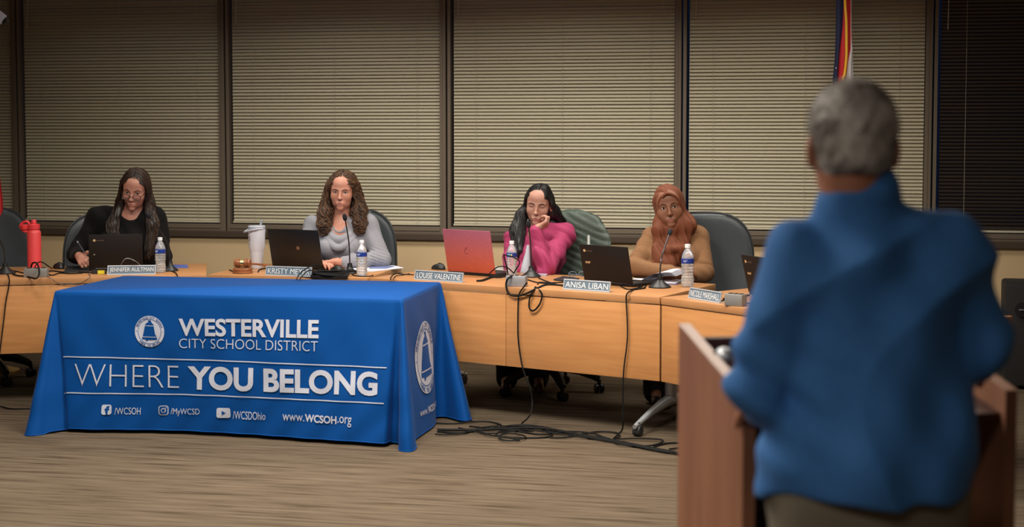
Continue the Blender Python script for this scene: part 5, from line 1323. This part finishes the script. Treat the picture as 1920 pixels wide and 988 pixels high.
netobj('hair', MASS, HK, pr.t, fine=.0055, disp=lambda P: .0015*np.sin(P[:, 0]*280+P[:, 2]*22+3*np.sin(P[:, 2]*25)))
rs = random.Random(8); ST = []
for i in range(190):
    s_ = -1 if i % 2 else 1; y0 = rs.uniform(-.075, .06); j = lambda a: rs.uniform(-a, a); zt = .124*max(1-((y0-.016)/.102)**2, .05)**.5
    top = [(.012+s_*.002, y0, zt+.001), (s_*.045+.005, y0*.98, zt*.87+.003), (s_*.074, y0*.85+.012, .035+j(.005)), (s_*.078, y0*.4+.03, -.020)]
    tp = [H.w(np.array(q)) for q in top]
    u, v = j(1), j(1)
    if s_ < 0: lowp = [L_(974+5*u, 408, .06+.03*v), L_(969+8*u, 432, .02+.03*v), L_(968+9*u+j(2), 455, -.01+.03*v), L_(971+7*u+j(3), 482+j(14), -.04+.02*v)]
    else: lowp = [L_(1043+5*u, 396, .10+.02*v), L_(1052+7*u, 410, .12+.02*v), L_(1060+8*u, 421+j(5), .13)]
    ST.append(spline(tp+lowp, 4))
ST = hugall(MASS, ST)
hairgroup('hair_strands', ST, .0024, HK, pr.t, kind='stuff')
GOLDM = mat('gold', (0, 0, 0))
er = H.w((-.080, .0, -.045)); MB().tube([er+np.array([.014*cos(a), .004*sin(a), -.016+.017*sin(a)]) for a in np.linspace(0, 2*pi, 16)[:-1]], .0016, 5, True).build('hoop_earring', pr.t, GOLDM)

# ---------------------------------------------------------------- woman in a rust headscarf and camel sweater
SK4 = skin('skin_brown', (.20, .076, .038), (.26, .108, .058), .56)
pr = Person(1256, 8.3, 'woman in a rust headscarf and camel sweater with folded arms'); L_ = pr.L
he = L_(1254.5, 387.5, .03); H = Head(rot(-7, 0, -9), he, 1.03, w=1.05, jaw=1.14, ears=False, cheek=.006)
shL = L_(1222, 452, .10); shR = L_(1308, 446, .10); nk = L_(1260, 434, .10); pel = np.array([he[0]+.02, .34, .50]); chest = L_(1262, 480, .11)
elR = L_(1318, 512, -.02); wrR = L_(1262, 519, -.17); elL = L_(1192, 500, .0); wrL = L_(1262, 508, -.12)
low = seated_lower(pel, kx=-.0)
body = H.prims()+[cone(H.w((0, .02, -.05)), nk-(0, 0, .03), .054, .060, .03)]+torso(pel, chest, nk, shL, shR, wide=1.06)+arm(shL, elL, wrL)+arm(shR, elR, wrR)
body += hand(wrL, (.9, -.25, .0), (0, .4, -.8), 1, (24, 28, 32, 36), .93)+hand(wrR, (-.85, -.1, -.1), (0, .3, -.9), -1, (40, 44, 48, 50), .93)
for (a, b_, c_, d_) in low: body += [cone(a, b_, .070, .048, .03), cone(b_, c_, .048, .034, .02), cone(c_, d_, .034, .026, .02)]
netobj('body', body, SK4, pr.t, fine=.0045, coarse=.012, zz=ZF)
features(H, pr.t, mat('iris_dark', (.018, .009, .006), .15), mat('brow_black2', (.02, .009, .006), .8), mat('lip_brown_rose', (.30, .09, .07), .35), open_=.95, gaze=(.0015, 0), browz=.001, browr=.0021, mouthw=.9, lipfull=1.6)
CM = mat('camel_knit', (.21, .10, .042), .9, sheen=.04, col2=(.27, .135, .06), scale=(300, 300, 300), bump=(600, .4), bdist=.0015)
clo = torso(pel, chest, nk-(0, 0, .012), shL, shR, .017, .03, wide=1.08)+arm(shL, elL, wrL+unit(elL-wrL)*.02, .016)+arm(shR, elR, wrR+unit(elR-wrR)*.04, .018)
clo += [cone(nk, nk+(0, 0, .12), .058, .065, .012, -1)]
fb2 = aniso(.0055, (14, 14, 15), 16)
netobj('camel_sweater', clo, CM, pr.t, fine=.0058, coarse=.012, zz=ZF, disp=lambda P: fb2(P))
cf = elR+(shR-elR)*.28; ax_ = unit(shR-elR)
netobj('sleeve_cuff', [cone(cf-ax_*.012, cf+ax_*.09, .066, .058, .01)], CM, pr.t, fine=.006, disp=fb2)
netobj('sleeve_cuff', [cone(elL+(shL-elL)*.30, elL+(shL-elL)*.62, .062, .056, .01)], CM, pr.t, fine=.006, disp=fb2)
trousers(low, mat('black_skirt', (.01, .01, .011), .8), pr.t); shoes(low, BLACK, pr.t)
RU = mat('rust_scarf', (.155, .038, .011), .75, sheen=.04, bump=(500, .2), bdist=.001)
sc_ = [ell((0, .018, .030), (.083, .102, .093), .02), ell((.006, .01, -.05), (.083, .085, .09), .03), cone((-.058, -.04, -.095), (.062, -.03, -.10), .030, .034, .04)]
scut = [ell((-.002, -.110, -.010), (.0575, .095, .088), .012, -1), ell((-.002, -.10, -.052), (.054, .075, .058), .014, -1)]
dr = [cone(L_(1236, 415, .03), L_(1237, 455, -.01), .024, .028, .04), cone(L_(1237, 455, -.01), L_(1232, 490, -.06), .028, .026, .03), cone(L_(1262, 440, .02), L_(1256, 492, -.07), .045, .045, .04), cone(L_(1289, 415, .04), L_(1283, 450, .0), .032, .030, .04),
      cone(L_(1283, 450, .0), L_(1278, 470, -.05), .030, .024, .03), cone(L_(1235, 432, -.01), L_(1292, 424, .0), .034, .036, .03), cone(L_(1250, 468, -.10), L_(1284, 466, -.07), .018, .018, .02)]
_s1 = aniso(.0060, (40, 34, 12), 21); _s2 = aniso(.0016, (80, 60, 24), 22)
def sf(P):
    q = P-H.w((0, -.05, -.02)); w_ = np.clip(((q**2).sum(1)**.5-.085)/.05, 0, 1); return (_s1(P)+_s2(P))*w_-.0015*(1-w_)
netobj('headscarf', xf(sc_, H.R, H.t, H.s)+dr+xf(scut, H.R, H.t, H.s), RU, pr.t, fine=.0052, disp=sf)
rim = [(-.054, -.060, .0), (-.052, -.068, .035), (-.030, -.078, .068), (0, -.079, .079), (.030, -.076, .068), (.054, -.064, .035), (.057, -.056, -.01), (.054, -.055, -.055), (.036, -.068, -.094)]
MB().tube([H.w(q) for q in spline(rim, 5)], .0075, 8).build('scarf_fold', pr.t, RU)
rim2 = [(-.030, -.088, .062), (0, -.092, .080), (.040, -.080, .060), (.066, -.05, .01), (.074, -.03, -.05), (.070, -.03, -.10)]
MB().tube([H.w(q) for q in spline(rim2, 5)], .008, 8).build('scarf_fold', pr.t, RU)
MB().sphere(tuple(L_(1294, 411, -.01)), (.006, .005, .006), 10).build('scarf_pin', pr.t, BLACK)

# ---------------------------------------------------------------- standing man seen from behind
pr = Person(1600, 2.66, 'grey-haired man in a blue pullover standing at the lectern, back to the camera'); L_ = pr.L
SK5 = skin('skin_tanned', (.42, .17, .10), (.50, .22, .14))
Rm = rot(180-6, -2, 0); he = L_(1597, 270, -.0); H = Head(Rm, he, .985, w=1.02, jaw=1.12, male=True)
shL = L_(1500, 500, .02); shR = L_(1790, 476, .03); nk = L_(1607, 388, .02); chest = L_(1630, 560, .06); pel = L_(1625, 880, .04)
elL = L_(1426, 738, .02); wrL = L_(1430, 768, .26); elR = L_(1838, 640, .06); wrR = L_(1840, 690, .30)
body = H.prims()+[cone(H.w((0, .015, -.05)), nk-(0, 0, .02), .060, .062, .03)]+torso(pel, chest, nk-(0, 0, .035), shL-(0, 0, .01), shR-(0, 0, .01), wide=1.05, depth=1.0)+arm(shL, elL, wrL, s=.98)+arm(shR, elR, wrR, s=.98)
body += hand(wrL, (.35, .9, .0), (0, 0, -1), 1, (20, 24, 28, 32), 1.08)+hand(wrR, (-.35, .9, -.0), (0, 0, -1), -1, (20, 24, 28, 32), 1.08)
low = []
for s_ in (-1, 1):
    hip = pel+np.array([s_*.095, 0, -.03]); kn = np.array([pel[0]+s_*.11, pel[1]+.0, .48]); an = np.array([pel[0]+s_*.12, pel[1]+.03, .09]); toe = an+np.array([s_*.02, .15, -.05]); low.append((hip, kn, an, toe))
    body += [cone(hip, kn, .085, .056, .04), cone(kn, an, .056, .038, .02), cone(an, toe, .038, .03, .02)]
netobj('body', body, SK5, pr.t, fine=.0055, coarse=.012, zz=[(.8, 1.8)])
features(H, pr.t, mat('iris_blue_grey', (0, 0, 0)), mat('brow_grey', (.12, .1, .09), .8), mat('lip_pink', (0, 0, 0)), open_=.9)
FL = mat('blue_fleece', (.036, .155, .43), .85, sheen=.04, col2=(.045, .18, .48), scale=(150, 150, 150), bump=(400, .3), bdist=.002)
clo = torso(pel, chest, nk, shL, shR, .020, wide=1.10, depth=1.10)+arm(shL, elL, wrL+unit(elL-wrL)*.04, .022, w0=.050)+arm(shR, elR, wrR+unit(elR-wrR)*.04, .018, w0=.050)
clo += [cone(nk+(0, 0, -.03), nk+(.004, -.012, .022), .082, .072, .02), ell(nk+(.0, -.01, .118), (.12, .12, .048), .008, -1, rot(0, 0, 8)), ell(chest+(0.01, 0, -.14), (.168, .128, .20), .06), ell(pel+(0, 0, -.06), (.192, .140, .30), .06)]
clo += [ell(pel+(0, 0, -.19), (.4, .4, .165), .01, -1)]
def mf(P):
    q = P-pel; u = q[:, 0]*.80-q[:, 2]*.55; g_ = np.exp(-np.maximum(q[:, 2]-.42, 0)**2/.01)
    a = .016*g_*(np.abs(np.sin(u*15+2.0*np.sin(q[:, 2]*7)))-.5)+.005*g_*np.sin(u*47+q[:, 2]*9)
    e_ = P-elL; m_ = np.exp(-(e_**2).sum(1)/.02); return a+m_*.008*np.sin(e_[:, 2]*70+e_[:, 0]*40)+.003*np.sin(P[:, 2]*30+P[:, 0]*50)
netobj('blue_pullover', clo, FL, pr.t, fine=.0068, coarse=.012, zz=[(.8, 1.8)], disp=mf)
P_ = []
for (hip, kn, an, toe) in low: P_ += [cone(hip-(0, 0, .02), kn, .088, .074, .04), cone(kn, an+(0, 0, .0), .078, .064, .02)]
P_.append(ell(pel+(0, 0, -.03), (.180, .128, .15), .05))
netobj('trousers', P_, mat('khaki_trousers', (.20, .17, .125), .85), pr.t, fine=.010, disp=noisefold(.005, 14, 3))
for (hip, kn, an, toe) in low: netobj('shoe', [cone(an+(0, -.03, -.045), an+(0, 0, -.01), .042, .042, .02), cone(an+(0, 0, -.05), toe+(0, .07, -.0), .040, .034, .02)], mat('brown_shoe', (.06, .03, .015), .4), pr.t, fine=.009)
HGm = bpy.data.materials.new('hair_salt_pepper'); HGm.use_nodes = True; nt = HGm.node_tree; b = nt.nodes['Principled BSDF']; b.inputs['Roughness'].default_value = .6
tc = nt.nodes.new('ShaderNodeTexCoord'); n1 = nt.nodes.new('ShaderNodeTexNoise'); n1.inputs['Scale'].default_value = 14; n1.inputs['Detail'].default_value = 5
n2 = nt.nodes.new('ShaderNodeTexNoise'); n2.inputs['Scale'].default_value = 380; mx = nt.nodes.new('ShaderNodeMixRGB'); mx.blend_type = 'OVERLAY'; mx.inputs[0].default_value = .4
rp = nt.nodes.new('ShaderNodeValToRGB'); rp.color_ramp.elements[0].position = .40; rp.color_ramp.elements[0].color = (.15, .125, .11, 1); rp.color_ramp.elements[1].position = .66; rp.color_ramp.elements[1].color = (.62, .57, .53, 1)
nt.links.new(tc.outputs['Object'], n1.inputs['Vector']); nt.links.new(tc.outputs['Object'], n2.inputs['Vector']); nt.links.new(n1.outputs['Fac'], rp.inputs[0]); nt.links.new(rp.outputs[0], mx.inputs[1]); nt.links.new(n2.outputs['Fac'], mx.inputs[2]); nt.links.new(mx.outputs[0], b.inputs['Base Color'])
hc = [ell((0, .012, .034), (.083, .100, .092), .02), ell((0, .045, -.022), (.066, .050, .050), .03)]
hcut = [ell((0, -.10, -.03), (.085, .085, .085), .02, -1), ell((.082, .012, -.02), (.022, .030, .040), .01, -1), ell((-.082, .012, -.02), (.022, .030, .040), .01, -1), ell((0, .08, -.098), (.09, .12, .045), .012, -1)]
netobj('short_hair', xf(hc+hcut, H.R, H.t, H.s), HGm, pr.t, fine=.0045, disp=noisefold(.0035, 90, 3))
rs = np.random.RandomState(2); mb = MB()
for i in range(1500):   # short hair bristles
    a = rs.uniform(0, 2*pi); zc = rs.uniform(-.75, 1); r_ = (1-zc*zc)**.5; p0 = np.array([.083*r_*cos(a), .012+.100*r_*sin(a), .034+.092*zc])
    if p0[1] < -.03 and p0[2] < .06 or p0[2] < -.05 or (abs(p0[0]) > .07 and p0[2] < .02 and p0[1] < .045): continue
    n_ = unit((p0-(0, .012, .034))/np.array([.083, .1, .092])**2); d = unit(n_+rs.normal(size=3)*.35+np.array([0, .2, -.5])); q0 = H.w(p0-n_*.002); q1 = H.w(p0+d*.009); s__ = H.R@unit(np.cross(n_, rs.normal(size=3)))*.0011
    mb.add([q0-s__, q0+s__, q1], [(0, 1, 2)])
mb.build('hair_bristles', pr.t, HGm, kind='stuff')
